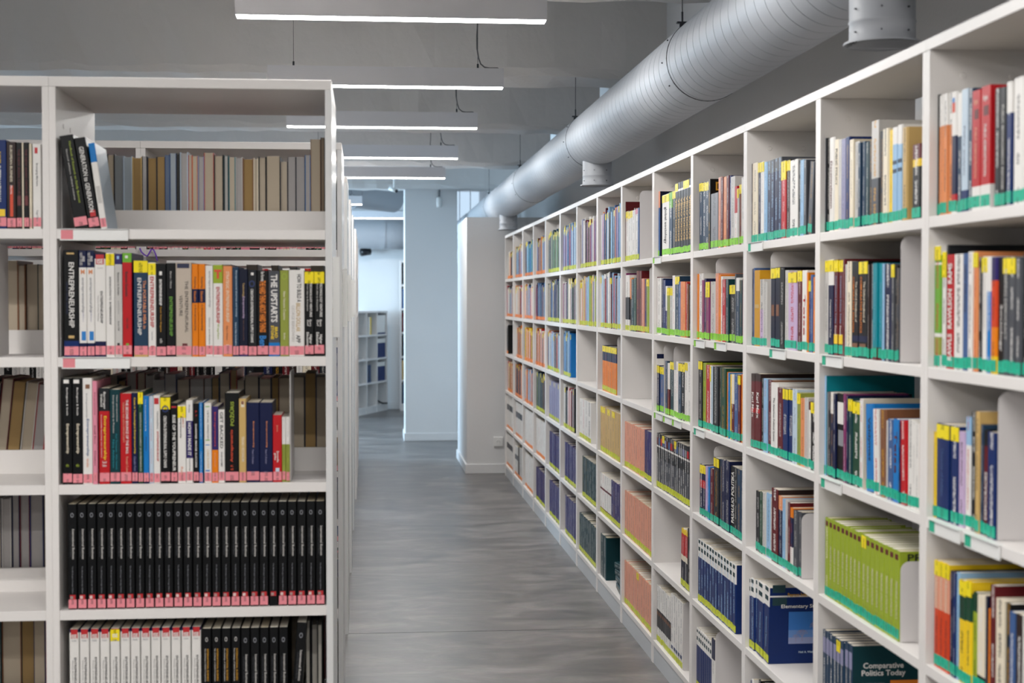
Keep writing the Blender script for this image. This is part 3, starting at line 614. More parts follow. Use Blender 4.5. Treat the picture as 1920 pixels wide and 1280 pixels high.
dec(K1,23,t('HOW TO BUILD A','K',.21,.32,.66,.28),t('BILLION DOLLAR','C',.55,.33,.6,.28),t('APP','K',.8,.09,.6,.28),t('GEORGE BERKOWSKI','W',.62,.42,.26,.2))
for i in (24,25): dec(K1,i,t('TECHNOLOGY VENTURES','w',.34,.40,.68,.24,'d',.02),t('From Idea to Enterprise','W',.31,.32,.3,.2),t('Byers\nDorf','w',.61,.08,.5,.5),t('Higher\nEducation','w',.80,.16,.5,.6,'d',.02),sq('r',.2,.8,.885,.92))
K2 = ('L', 0, 2)
for i in (0,1): dec(K2,i,t('Burlington & Smith','w',.22,.26,.5,.22),t('Entrepreneurship','c',.57,.28,.52,.36,'d',.02),t('edition','L',.82,.03,.5,.3,'h'),sq('w',.15,.7,.015,.05),sq('u',.25,.75,.925,.94))
dec(K2,2,t('Burlington/Smith','a',.26,.23,.4,.18),t('Entrepreneurship','u',.56,.35,.5,.36),t('third edition','S',.80,.08,.5,.3),sq('e',.3,.75,.06,.1))
dec(K2,3,t('Entrepreneurship','R',.22,.22,.5,.3),t('Small Firm','R',.52,.18,.5,.3),t('Deakin','R',.75,.14,.5,.3))
dec(K2,4,t('Entrepreneurship','y',.52,.46,.55,.34,'d',.02),t('Successfully launching new ventures','w',.5,.45,.22,.12),t('Barringer\nIreland','w',.13,.18,.4,.5),t('Second\nEdition','w',.79,.06,.5,.4,'h'))
dec(K2,5,t('Entrepreneurship as Practice','W',.26,.4,.35,.2),t('New perspectives','W',.2,.28,.7,.16),t('Karl Thompson  Wim Hulsink','t',.66,.38,.62,.18),t('Nina Anderson','t',.68,.3,.35,.18))
dec(K2,6,t('THE SECOND BOUNCE OF THE BALL','w',.37,.60,.62,.24,'d',.02),t('TURNING RISK INTO OPPORTUNITY','S',.32,.45,.3,.16),t('Ronald Cohen','S',.79,.18,.6,.2))
dec(K2,7,t('Cases in Technological Entrepreneurship','y',.36,.62,.5,.36),t('Claudio Petti','V',.78,.16,.5,.3))
dec(K2,8,t('DISASTROUS MANAGEMENT OF ENTREPRENEURS','W',.55,.64,.5,.32),t('Cases','G',.14,.06,.5,.3))
dec(K2,9,t('The Entrepreneurial Arch','w',.22,.36,.4,.18),t('Nathan','n',.55,.16,.5,.2))
dec(K2,11,t('ORGANIZING','A',.28,.2,.62,.24),t('ENTREPRENEURSHIP','r',.58,.34,.62,.28,'d',.02),sq('r',.1,.8,.03,.1))
dec(K2,12,t('O','b',.14,.08,.5,.7,'h',.02),t('CREATING ENTREPRENEURIAL SUPPLY CHAINS','w',.52,.60,.48,.3,'d',.02))
dec(K2,13,t('RISE OF THE YOUPRENEUR','w',.50,.70,.5,.44,'d',.02),sq('r',.15,.85,.04,.06)); dec(K2,14,t('Entrepreneurship','K',.28,.28,.36,.26),t('FAMILY','S',.2,.18,.66,.2),t('Rae','S',.84,.1,.5,.3))
dec(K2,15,t('HOW I MADE IT','w',.47,.40,.5,.5,'d',.03),t('Rachel Bridge','K',.78,.15,.5,.2,'d',.02),t('Anita','A',.1,.1,.5,.2)); dec(K2,16,t('SHARPER IMAGE SUCCESS','w',.53,.55,.5,.3,'d',.02),t('R. T.','r',.13,.08,.5,.3))
dec(K2,17,t('The Ten Entrepreneurs','s',.5,.3,.5,.3)); dec(K2,18,t('VIRTUAL FREEDOM','A',.27,.36,.5,.24,'d',0),t('CHRIS DUCKER','C',.70,.24,.5,.28,'d',0),sq('G',.15,.75,.04,.05),sq('G',.15,.75,.46,.47),sq('B',.15,.75,.52,.53),sq('B',.15,.75,.84,.855))
dec(K2,19,t('Entrepreneurs','f',.3,.45,.5,.3),t('Davidson','S',.7,.18,.5,.2)); dec(K2,20,t('GET BACKED','K',.28,.50,.5,.5),t('EVAN LOOMIS','A',.68,.2,.5,.28))
dec(K2,21,t('Antreprenerio','f',.59,.36,.5,.26,'u',.02),t('POŽIŪRIS','L',.23,.27,.5,.32,'u',.02),t('B. P.','f',.83,.06,.5,.2,'u')); dec(K2,22,t('TEXAS I ECONOM','c',.6,.3,.55,.36,'d',.02),sq('c',.3,.75,.03,.1),sq('S',.35,.7,.03,.07))
for i in (23,24): dec(K2,i,t('Entrepreneurship','O',.40,.33,.55,.14),t('Peter F. Drucker','V',.68,.18,.5,.13),t('Btt','V',.87,.012,.5,.25,'h'))
dec(K2,25,t('Įmonės\ngidas','w',.62,.17,.4,.56,'d',.02),t('Jonas','S',.2,.1,.5,.2),sq('s',.3,.72,.79,.85))
K3 = ('L', 0, 3)
for i in range(27): dec(K3,i,t('International Business','W',.38,.285,.62,.26,'d',.02),t('Competing in the Global Market','A',.38,.25,.3,.14),t('The McGregor Foreign Edition','a',.72,.26,.5,.15),t('O','a',.105,.045,.5,.38,'h',.02),sq('r',.18,.82,.862,.905),sq('w',.22,.55,.872,.9))
K4 = ('L', 0, 4)
for i in range(13): dec(K4,i,sq('r',.16,.88,.0,.085),t('ISE','w',.065,.035,.52,.56,'h',.03),t('Kuratko','a',.105,.02,.5,.5,'h',0),t('ENTREPRENEURSHIP','K',.43,.33,.62,.24),t('Theory, Process, Practice','A',.44,.3,.32,.13))
for i in range(13,17): dec(K4,i,t('INTERNATIONAL BUSINESS','Y',.35,.31,.62,.2,'d',.02),t('The Challenge of Global Competition','w',.35,.32,.32,.15),t('O','W',.105,.045,.5,.3,'h',.02))
for i in range(17,23): dec(K4,i,t('International Business','W',.40,.285,.62,.26,'d',.02),t('Competing in the Global Market','A',.40,.25,.3,.14),t('O','a',.12,.05,.5,.38,'h',.02))
K5 = ('L', 1, 0)
dec(K5,2,t('INTERNATIONAL','w',.5,.42,.5,.3,'d',.02),t('BUSINESS','y',.2,.13,.55,.2),sq('y',.1,.9,.78,.86)); dec(K5,3,t('EUROPEAN BUSINESS','c',.25,.42,.5,.26),sq('f',.35,.68,.5,.86),t('Morris','w',.55,.1,.5,.2))
for i in (4,6): dec(K5,i,t('THE NEW ASIAN CENTURY','R',.35,.55,.5,.4),sq('R',.2,.8,.62,.73))
dec(K5,8,t('Emerging Markets','A',.36,.27,.5,.28),sq('r',.25,.6,.04,.11),t('Rutger Palmer','a',.85,.14,.5,.3))
# wall bookcase lettering
dec(('R',1,1),0,t('Comparing Countries and Politics','K',.5,.5,.5,.3)); dec(('R',1,1),1,t('Comparative Politics Today','w',.62,.4,.5,.36))
for i in (2,3): dec(('R',1,1),i,t('Comparative Politics Today','l',.42,.5,.5,.36),t('Powell','w',.74,.1,.5,.36),sq('y',.05,.95,.78,.88))
for i in (7,8): dec(('R',1,1),i,t('COMPARATIVE POLITICS','o',.45,.58,.3,.22),t('The Oxford Handbook of','c',.42,.42,.68,.24),sq('e',.12,.85,.85,.95))
for i in (11,12): dec(('R',1,1),i,t('International Political Thought','l',.5,.6,.5,.2))
dec(('R',0,0),9,t('PUBLIC ADMINISTRATION','S',.52,.42,.5,.26,'d',.02),sq('R',.3,.8,.16,.24),t('Hughes','S',.1,.06,.5,.5,'h')); dec(('R',0,0),10,t('PUBLIC ADMINISTRATION','w',.52,.42,.5,.26,'d',.02),sq('R',.3,.8,.16,.24),t('Hughes','w',.1,.06,.5,.5,'h'))
dec(('R',0,0),5,sq('f',.2,.7,.09,.17),sq('B',.2,.6,.05,.09)); dec(('R',0,0),7,t('Policy analysis','b',.5,.4,.5,.3)); dec(('R',0,0),12,t('PUBLIC MANAGEMENT REFORM','W',.5,.7,.6,.4))
dec(('R',0,1),3,t('RAWLS  RAWLSON  RAMS','w',.5,.85,.5,.6,'u',.03)); dec(('R',0,1),5,t('NEW POLITICS','n',.3,.4,.5,.4)); dec(('R',0,1),9,t('The Politics of Development','W',.35,.55,.5,.4)); dec(('R',0,1),12,t('Sociology','w',.6,.4,.5,.4)); dec(('R',0,1),13,t('SHAPING DEMOCRACY','W',.4,.6,.5,.45)); dec(('R',0,1),17,t('Anarchy','c',.3,.4,.5,.5))
dec(('R',0,2),1,t('Theories of Politics','u',.5,.5,.5,.2)); dec(('R',0,2),8,t('DEMOCRACIES','w',.62,.45,.5,.4,'u',.02))
for i in range(3): dec(('R',0,3),i,t('Administration','c',.3,.3,.5,.4),t('Public policy','R',.7,.35,.5,.3))
dec(('R',1,0),2,t('Decentralization','R',.5,.5,.5,.4,'d')); dec(('R',1,0),9,t('Corruption and Democracy','w',.5,.6,.5,.4)); dec(('R',1,0),3,t('PUBLIC POLICY','K',.3,.4,.5,.5)); 
for i in (17,18): dec(('R',1,0),i,sq('U',.1,.9,.35,.39),sq('U',.1,.9,.44,.48))
dec(('R',1,2),10,t('VALSTYBE','r',.5,.8,.5,.5)); dec(('R',1,2),11,t('Valdymas','n',.4,.5,.5,.4)); dec(('R',1,2),16,t('Teise','R',.4,.5,.5,.5)); dec(('R',1,2),5,sq('w',.1,.9,.1,.35),sq('a',.2,.9,.42,.6))
for i in range(17): dec(('R',1,3),i,t('PRINCIPLES of POLITICS','c',.55,.42,.55,.34,'d',.01),sq('R',.2,.8,.04,.10),t('Barry Clark','i',.85,.08,.5,.3))
dec(('R',1,3),16,('c','PRINCIPLES','k',-.0145,.105,.17,.018))
for i in range(8): dec(('R',1,4),i,t('Comparative Politics Today','w',.5,.5,.5,.4),sq('V',.1,.9,.08,.26))
CELLS[('R',1,4)][7].decor += [('c','Comparative\nPolitics Today','w',-.062,.082,.115,.038),('c','A WORLD VIEW','a',-.098,.055,.06,.006),('cs','w',.095,.15,.232,.262),('cs','o',.10,.19,.0,.15)]
dec(('R',2,2),0,t('Karl Marx','w',.42,.34,.5,.46,'d',.02),sq('r',.1,.9,.46,.52)); dec(('R',2,2),1,t('Karl Marx','w',.42,.34,.5,.46,'d',.02),sq('r',.1,.9,.46,.52)); dec(('R',2,2),7,t('Political\nThought','w',.5,.3,.5,.5)); dec(('R',2,2),8,t('Political\nThought','w',.5,.3,.5,.5))
for i in (5,): dec(('R',2,2),i,t('The American Political System','K',.5,.6,.5,.3))
for i in range(5): dec(('R',2,4),i,t('Elementary Statistics','l',.6,.4,.5,.26),sq('T',.2,.8,.01,.06),sq('T',.2,.8,.12,.18))
CELLS[('R',2,4)][4].cover = 'b'
CELLS[('R',2,4)][4].decor += [('c','Elementary Statistics','w',.178,.115,.155,.015),('c','Pearson International Edition','Y',-.022,.125,.135,.012),('cs','w',.001,.214,.208,.213),('cs','w',.12,.175,.216,.227),('cs','T',.01,.05,.222,.246),('cs','T',.01,.055,.182,.206),('c','Neil A. Weiss','s',.036,.12,.05,.007),('tree',)]
for i in (5,6,7,8): dec(('R',2,0),i,t('Political science','l',.6,.4,.5,.26))
dec(('R',2,1),2,sq('C',.1,.9,.45,.5)); dec(('R',2,1),3,t('TARPTAUTINIAI','K',.5,.5,.5,.5)); dec(('R',2,1),6,sq('e',.2,.8,.46,.6)); dec(('R',2,1),5,sq('e',.2,.8,.46,.6)); dec(('R',2,1),12,t('Teise','r',.55,.5,.5,.4))
for i in range(3): dec(('R',3,0),i,t('GLOBAL SOCIOLOGY','w',.55,.45,.5,.46,'d',.02))
CELLS[('R',3,0)][3].cover = 'k'; CELLS[('R',3,0)][3].decor += [('c','DY','Y',-.026,.05,.06,.03)]
dec(('R',3,1),0,t('NORTH & SOUTH','O',.4,.6,.5,.4)); dec(('R',3,1),1,t('KULTUROS','K',.3,.4,.5,.5)); dec(('R',3,1),8,t('ELLA VĖ','K',.5,.3,.5,.4)); dec(('R',3,1),9,t('FREE SPIRITED','w',.3,.5,.5,.4)); dec(('R',3,2),1,t('POLITICS','P',.4,.5,.5,.5)); dec(('R',3,2),2,t('THE PROMISE OF POLITICS','w',.3,.5,.5,.4)); dec(('R',3,2),11,t('VETO PLAYERS','w',.6,.6,.5,.5))
for i in (0,1): dec(('R',3,3),i,t('Politics','w',.65,.3,.5,.5))
dec(('R',3,3),9,t('PASAULIO POLITIKA','w',.45,.75,.5,.55,'u',.02))
for i in range(13): dec(('R',3,4),i,t('Elementary Statistics','l',.6,.4,.5,.26),sq('T',.2,.8,.01,.06),sq('T',.2,.8,.12,.18))
for i in range(8): dec(('R',3,5),i,sq('T',.2,.8,.03,.07),sq('T',.2,.8,.14,.2))
dec(('R',4,0),1,t('global sociology','K',.5,.6,.5,.46)); 
for i in range(4,10): dec(('R',4,0),i,t('SOCIOLOGIJA','C',.52,.6,.5,.75,'u',.04),sq('w',.05,.95,.09,.12))
dec(('R',4,2),1,t('Statistics','w',.5,.5,.5,.5)); dec(('R',4,2),9,t('WAVE','w',.3,.4,.5,.6)); 
for i in range(17): dec(('R',4,3),i,t('Research Methods','w',.62,.45,.5,.4),sq('w',.1,.9,.22,.25),sq(R_.choice('VarRu'),.1,.9,.08,.2))
for i in range(8): dec(('R',4,5),i,t('SOCIAL RESEARCH','K',.26,.28,.5,.4),sq('e',.2,.8,.46,.52),t('W','K',.05,.06,.5,.8,'h'))
for i in range(8,13): dec(('R',4,5),i,t('Quantitative Data','a',.45,.5,.5,.3),sq('b',.15,.85,.8,.85))
CELLS[('R',5,0)][0].cover = 'R'; CELLS[('R',5,0)][0].decor += [('c','IBM SPSS','w',-.04,.1,.12,.02)]
for c in ((5,4),(5,5),(5,3)):
    for b in CELLS[('R',)+c][:13]:
        if b.bands[0][0] == 'S': b.decor += [sq('S',.2,.8,.02,.03)]
CELLS[('R',7,3)][3].decor += [('c','The c\nin tra','K',.232,.08,.08,.03),('cs','n',.05,.17,.07,.15)]

# --- turn the records into objects: the largest in view one by one, the rest as one mass
def bname(c): return NAM[c]
def colour_phrase(b):
    cs = []
    for c, f in b.bands:
        if NAM[c] not in cs: cs.append(NAM[c])
    if len(cs) == 1: p = cs[0]
    elif len(cs) == 2: p = cs[0]+' and '+cs[1]
    else: p = cs[0]+', '+cs[1]+' and '+cs[2]
    return p
SH = ['top', 'second', 'third', 'fourth', 'fifth', 'bottom']
def label_of(b):
    side, k, r = b.cell; n = ordw(b.order); st = ' leaning' if b.lean else ''
    p = colour_phrase(b)+(' yellow-tagged' if b.ytag and 'yellow' not in colour_phrase(b) else '')+st+' book'
    if side == 'R': return '%s, %s from left, %s shelf, %s bay of wall bookcase' % (p, n, SH[r], BW[k])
    if side == 'L': return '%s, %s from left, %s shelf of %s left bookcase' % (p, n, SH[r], 'the nearest' if k == 0 else 'the cut-off')
    return 'book with page edges forward, %s from left, %s shelf rear, %s left bookcase' % (n, SH[r], 'nearest' if k == 0 else 'cut-off')
for key, bs in CELLS.items():
    for i, b in enumerate(bs): b.order = i
MAXN = 345
for b in BOOKS:      # shelves below or before the picture
    if b.cell and b.cell[0] == 'R' and (b.cell[1] == 14 or b.cell[1:] in ((0, 5), (1, 5), (0, 4), (2, 5))): b.area = 0
for b in BOOKS:
    if any(q[0] in ('c', 'tree') for q in b.decor): b.area += 4000
    if any(q[0] == 't' for q in b.decor): b.area *= 1.3
    if b.cell == ('R', 4, 0): b.area *= 2
solo = sorted([b for b in BOOKS if b.cell and b.area > 0], key=lambda b: -b.area)[:MAXN]
solo_set = set(map(id, solo))
MC = {}
def cached(key, fn):
    if key not in MC: MC[key] = fn()
    return MC[key]
def tree_decor(root, w):
    """the photograph printed on the cover: bare trees on a blue evening field, laid flat on the board"""
    x = w/2
    P = lambda c, y0, y1, z0, z1, e, nm: G().box(x, x+e, y0, y1, z0, z1).obj(nm, mat('cover_'+c.strip('#'), c, .35), root)
    P('#2f6db5', .062, .185, .062, .162, .0004, 'cover_picture'); P('#8a93b8', .062, .185, .062, .082, .0006, 'cover_picture'); P('#5f86c0', .062, .185, .082, .105, .0005, 'cover_picture')
    for yc, z0, s in ((.155, .075, 1.), (.105, .07, .62), (.085, .068, .4)):
        g = G(); rr = random.Random(int(yc*1e4)); e = .0009
        def br(y, z, a, L, wd):
            y2, z2 = y+L*math.sin(a), z+L*math.cos(a); n = len(g.v)
            c, s_ = math.cos(a)*wd, math.sin(a)*wd
            g.v += [(x+e, y-c, z+s_), (x+e, y+c, z-s_), (x+e, y2+c*.6, z2-s_*.6), (x+e, y2-c*.6, z2+s_*.6)]; g.f.append((n, n+1, n+2, n+3))
            if L > .005*s:
                for da in (-.55, .05, .5): br(y2, z2, a+da+rr.uniform(-.15, .15), L*.68, wd*.62)
        br(yc, z0, 0, .022*s, .003*s); g.obj('cover_picture', mat('cover_tree', '#8d88a6', .4), root)
for b in solo:
    k = tuple((c, round(f, 3)) for c, f in b.bands); dims = (round(b.w, 4), round(b.h, 4), round(b.d, 3))
    if b.cell[0] == 'L' and b.cell[2] in (3, 4): b.seed = 0
    ik = ink_of(b)
    me = cached(('c', k, dims, b.hard, b.cover, ik, b.seed if b.ink else 0), lambda: polys_mesh('book', cover_polys(b.w, b.h, b.d, b.bands, ik, b.hard, b.seed, b.cover), M_BOOK))
    o = bpy.data.objects.new('book', me); link(o); o.matrix_world = b.M
    tag(o, label_of(b) if b.loose is None else '%s dark teal book lying flat beside two standing ones, bottom shelf' % ['lowest', 'second lowest', 'second highest', 'topmost'][b.loose], 'book', b.group)
    pm = cached(('p', dims, b.hard, b.page), lambda: polys_mesh('page_block', page_polys(b.w, b.h, b.d, b.hard, lin(b.page)), M_PAPER))
    link(bpy.data.objects.new('page_block', pm), o)
    for kk, P in stick_polys(b).items():
        sm = cached((kk, round(b.w, 4), round(b.h, 4), b.stick, b.ytag, b.seed), lambda: polys_mesh('sticker', P, M_BOOK))
        link(bpy.data.objects.new('call_number_sticker' if kk == 's' else 'reference_sticker', sm), o)
    zt = b.h
    for q in b.decor:
        if q[0] == 't':
            _, s, c, v, ln, u, hf, ori, bold = q
            if ori == 'h': lettering(o, s, c, (u-.5)*b.w, -.0009, zt*(1-v), hf*b.w, ln*zt, 'h', bold)
            else: lettering(o, s, c, (u-.5)*b.w, -.0009, zt*(1-v), ln*zt, hf*b.w, ori, bold)
        elif q[0] == 's':
            _, c, u0, u1, v0, v1 = q
            g = cached(('sq', c), lambda: G().box(-.5, .5, -.5, .5, -.5, .5).obj('spine_mark', ink_mat(c), mesh_only=True))
            m = bpy.data.objects.new('spine_mark', g); link(m, o); m.matrix_local = Matrix.Translation(((u0+u1-1)/2*b.w, -.0002, zt*(1-(v0+v1)/2))) @ Matrix.Diagonal(((u1-u0)*b.w, .0008, (v1-v0)*zt, 1))
        elif q[0] == 'c':
            _, s, c, z, y, L, H = q; z = z if z > 0 else b.h+z; lettering(o, s, c, b.w/2+.0009, y, z, L, H, 'c', .02, 'cover_lettering')
        elif q[0] == 'cs':
            _, c, y0, y1, z0, z1 = q; G().box(b.w/2-.0005, b.w/2+.0004, y0, y1, z0, z1).obj('cover_mark', ink_mat(c), o)
        elif q[0] == 'tree': tree_decor(o, b.w)
mass = []
for b in BOOKS:
    if id(b) in solo_set: continue
    tt = [q for q in b.decor if q[0] == 't']; ik = tuple(PALL[tt[0][2]][:3])+(.75,) if tt else ink_of(b, .4)
    P = cover_polys(b.w, b.h, b.d, b.bands, ik, b.hard, b.seed, b.cover)
    P += page_polys(b.w, b.h, b.d, b.hard, lin(b.page))
    for x in stick_polys(b).values(): P += x
    for q in b.decor:
        if q[0] == 's': _, c, u0, u1, v0, v1 = q; P += pbox((u0-.5)*b.w, (u1-.5)*b.w, -.0006, .001, b.h*(1-v1), b.h*(1-v0), PALL[c])
        elif q[0] == 'cs': _, c, y0, y1, z0, z1 = q; P += pbox(b.w/2-.0005, b.w/2+.0004, y0, y1, z0, z1, PALL[c])
    M3 = np.array(b.M)
    for pts, c, ik, uv in P:
        a = np.array(pts) @ M3[:3, :3].T + M3[:3, 3]; mass.append((a, c, ik, uv))

# ------------------------------------------------------------------ bookends
def bookend_geo(depth, h, base=.11):
    r = .022; pts = [(0, 0), (depth, 0)]
    for cx_, cz, a0 in ((depth-r, h-r, 0), (r, h-r, 90)):
        for i in range(7): a = math.radians(a0+15*i); pts.append((cx_+r*math.cos(a), cz+r*math.sin(a)))
    return pts
def bookend_right(k, r, px, top, depth=.2, lab=''):
    yr = 562+(CAMZ-ZS[r]-.1)*scale_at(RX, sum(BAY[k])/2); y = max(onX(px, yr, SX)[1]-.0022, BAY[k][1]+.004); h = onX(px, top, SX)[2]-ZS[r]; h = min(h, .292 if r else .36)
    o = G().prism(bookend_geo(depth, h), 1, -.0008, .0008).obj('bookend', M_PLATE); o.location = (RX+.016, y-.001, ZS[r]+.0012)
    box('foot', M_PLATE, .03, depth-.03, .0008, min(.1, .7*(BAY[k][0]-y)+.012), -.0011, -.0003, o)
    tag(o, lab, 'bookend', 'sheet metal bookends')
S4 = crop('S4'); S5 = crop('S5'); S3 = crop('S3')
for a in ((0,2,1867.5,732,.22,'tall pale bookend beside blue books, third shelf of nearest wall bay'),
          (1,1,1686,438,.21,'tall pale bookend closing the second shelf of second wall bay'),
          (1,3,1686,1053,.2,'short pale bookend against the lime green row of books'),
          (2,1,1443,469,.22,'pale bookend standing between mustard and navy books, third wall bay'),
          (2,3,1501,963,.19,'pale bookend ending the fourth shelf of third wall bay'),
          (3,1,1340.5,481,.21,'pale bookend in the middle of second shelf, fourth wall bay'),
          (3,1,1304,485,.2,'pale bookend behind the orange book at left of fourth wall bay'),
          (3,3,1337,836,.2,'pale bookend between thin and navy books, fourth shelf, fourth bay'),
          (3,5,1340.5,1183,.22,'pale bookend beside white-topped books, bottom shelf of fourth bay'),
          (4,2,1243.5,645,.2,'left pale bookend of two on the third shelf, fifth bay'),
          (4,2,1262,648,.2,'right pale bookend of two on the third shelf, fifth bay'),
          (4,5,1280,1128,.2,'pale bookend beside white books, bottom shelf of fifth bay'),
          (5,0,1198.5,358,.21,'tall pale bookend right of white books, top shelf of sixth bay'),
          (5,1,1216.5,497,.2,'narrow view of pale bookend, second shelf of sixth bay'),
          (6,2,1156.5,625,.2,'pale bookend beside orange and navy set, third shelf, seventh bay'),
          (8,2,1068,662,.2,'pale bookend beside blue books, third shelf of ninth wall bay'),
          (9,0,1043,420,.2,'pale bookend on the top shelf of tenth wall bay'),
          (8,3,1076,722,.2,'pale bookend on the fourth shelf of ninth wall bay')): bookend_right(*a)
def bookend_left(x, y0, depth, r, h, lab, yaw=0):
    o = G().prism(bookend_geo(depth, h), 0, -.0008, .0008).obj('bookend', M_PLATE); o.location = (x, y0, ZS[r]+.0012); o.rotation_euler.z = yaw
    box('foot', M_PLATE, .0008, .09, .03, depth-.03, -.0011, -.0003, o); tag(o, lab, 'bookend', 'sheet metal bookends')
X_ = lambda px, y=3.99: onY(px, 700, y)[0]
bookend_left(X_(544), 3.985, .2, 2, .285, 'thin pale bookend seen edge-on right of olive books, third shelf left')
bookend_left(X_(-7, 4.0), 3.99, .2, 1, .29, 'pale bookend plate on the second shelf of the cut-off left bookcase', .06)
bookend_left(XB[0][0]+LT+.0015, 4.03, .17, 0, .24, 'pale bookend against the side panel behind leaning black books', 0)
bookend_left(XB[0][0]+LT+.004, 3.985, .2, 1, .285, 'pale bookend left of the thick black book, second shelf left', 0)

# ------------------------------------------------------------------ ducts
def duct_mesh(r, L, pitch=.1, n=96):
    g = G(); prof = [(0, 0), (.0006, -.004), (.0042, -.004), (.0048, 0)]; rows = int(L/pitch)*4
    for i in range(rows+1):
        p, q = divmod(i, 4); y0 = p*pitch+prof[q][0]; rr = r+prof[q][1]
        for j in range(n):
            a = 2*math.pi*j/n; g.v.append((rr*math.cos(a), y0+pitch*j/n, rr*math.sin(a)))
    for i in range(rows):
        for j in range(n):
            if j < n-1: g.f.append((i*n+j, i*n+j+1, (i+1)*n+j+1, (i+1)*n+j))
            elif i+5 <= rows: g.f.append((i*n+j, (i+4)*n, (i+5)*n, (i+1)*n+j))
    return g
DX, DZ, DR = 1.24, 2.428, .152
du = empty('ventilation_duct', (DX, 0, DZ)); tag(du, 'white spiral-seamed ventilation duct running above the wall bookcase', 'duct')
o = duct_mesh(DR, 16.5).obj('duct_pipe', M_DUCT, du); o.location = (0, .3, 0)
def ring(y, r, wdt, t_, name, m):
    g = G(); n = 40
    for yy, rr in ((-wdt/2, r), (-wdt/2, r+t_), (wdt/2, r+t_), (wdt/2, r)):
        for j in range(n): a = 2*math.pi*j/n; g.v.append((rr*math.cos(a), y+yy, rr*math.sin(a)))
    for i in range(3):
        for j in range(n): g.f.append((i*n+j, i*n+(j+1) % n, (i+1)*n+(j+1) % n, (i+1)*n+j))
    return g.obj(name, m, du, smooth=False)
for yc in (5.55, 8.38, 11.4, 14.3, 2.7):
    ring(yc, DR-.001, .10, .0025, 'joint_sleeve', M_DUCT); ring(yc-.05, DR-.003, .007, .005, 'joint_gap', M_BLACKPL)
    for a in (150, 182, 215):
        ca, sa = math.cos(math.radians(a)), math.sin(math.radians(a)); g = G().tube([(ca*DR, yc+.02, sa*DR), (ca*(DR+.006), yc+.02, sa*(DR+.006))], .0026, 8); g.obj('rivet', M_DARK, du)
    g = G().tube([(-.105, yc-.1, .108), (-.105, yc-.1, .16)], .004, 8).box(-.125, -.085, yc-.11, yc-.09, .118, .124).box(-.115, -.095, yc-.105, yc-.095, .105, .118); g.obj('hanger_bolt', M_DARK, du)
    G().tube([(-.105, yc-.1, .15), (-.105, yc-.1, 3.26-DZ)], .0025, 6).obj('hanger_rod', M_CORD, du)
for yo in (3.60, 8.18, 13.38):
    p = G().lathe([(.092, 2.165-DZ), (.092, 2.169-DZ), (.079, 2.175-DZ), (.0785, 2.215-DZ), (.081, 2.218-DZ), (.0785, 2.221-DZ), (.0785, -.12)], 36, (0, yo), True).obj('outlet_pipe', M_DUCT, du, smooth=True)
    p.data.materials[0] = M_DUCT
    G().lathe([(.078, 2.172-DZ), (.0779, 2.1725-DZ)], 30, (0, yo)).obj('damper', M_DARK, p)
    for i in range(5): box('grille_slat', M_DUCT, -.068, .068, yo-.05+.025*i-.004, yo-.05+.025*i+.004, 2.166-DZ, 2.171-DZ, p)
    for a in (200, 250, 300):
        for zz in (2.19, 2.245): ca, sa = math.cos(math.radians(a)), math.sin(math.radians(a)); G().tube([(ca*.078, yo+sa*.078, zz-DZ), (ca*.083, yo+sa*.083, zz-DZ)], .0022, 8).obj('rivet', M_DARK, p)
# ducts of the far room
def plain_duct(name, a, b, r, lab):
    a, b = Vector(a), Vector(b); e = empty(name, a); tag(e, lab, 'duct'); L = (b-a).length; n = max(2, int(L/.6))
    q = (b-a).to_track_quat('Z', 'Y'); e.rotation_mode = 'QUATERNION'; e.rotation_quaternion = q
    prof = []
    for i in range(n): prof += [(r, L*i/n+.005), (r, L*(i+1)/n-.005)]
    G().lathe(prof, 32, (0, 0)).obj('duct_pipe', M_DUCT, e, smooth=True)
    for f in (.25, .75):
        p = a.lerp(b, f); rod = G().tube([(p.x, p.y, p.z+r-.01), (p.x, p.y, 3.255)], .006, 6).obj('hanger_rod', M_CORD, e)
        rod.matrix_local = (Matrix.Translation(a) @ q.to_matrix().to_4x4()).inverted()
    for i in range(1, n): G().lathe([(r+.008, L*i/n-.03), (r+.008, L*i/n+.03)], 32, (0, 0)).obj('joint_sleeve', M_DUCT, e)
plain_duct('large_duct', (-4.2, 21.2, 2.56), (.85, 21.43, 2.47), .22, 'large white round duct below the ceiling of the far room')
plain_duct('slanting_duct', (-2.2, 17.3, 3.0), (.35, 19.5, 2.86), .2, 'white duct slanting under the far ceiling, above the large one')
plain_duct('window_duct', (1.25, 17.4, 2.42), (1.25, 21.7, 2.42), .16, 'short white duct behind the pillar by the far window')

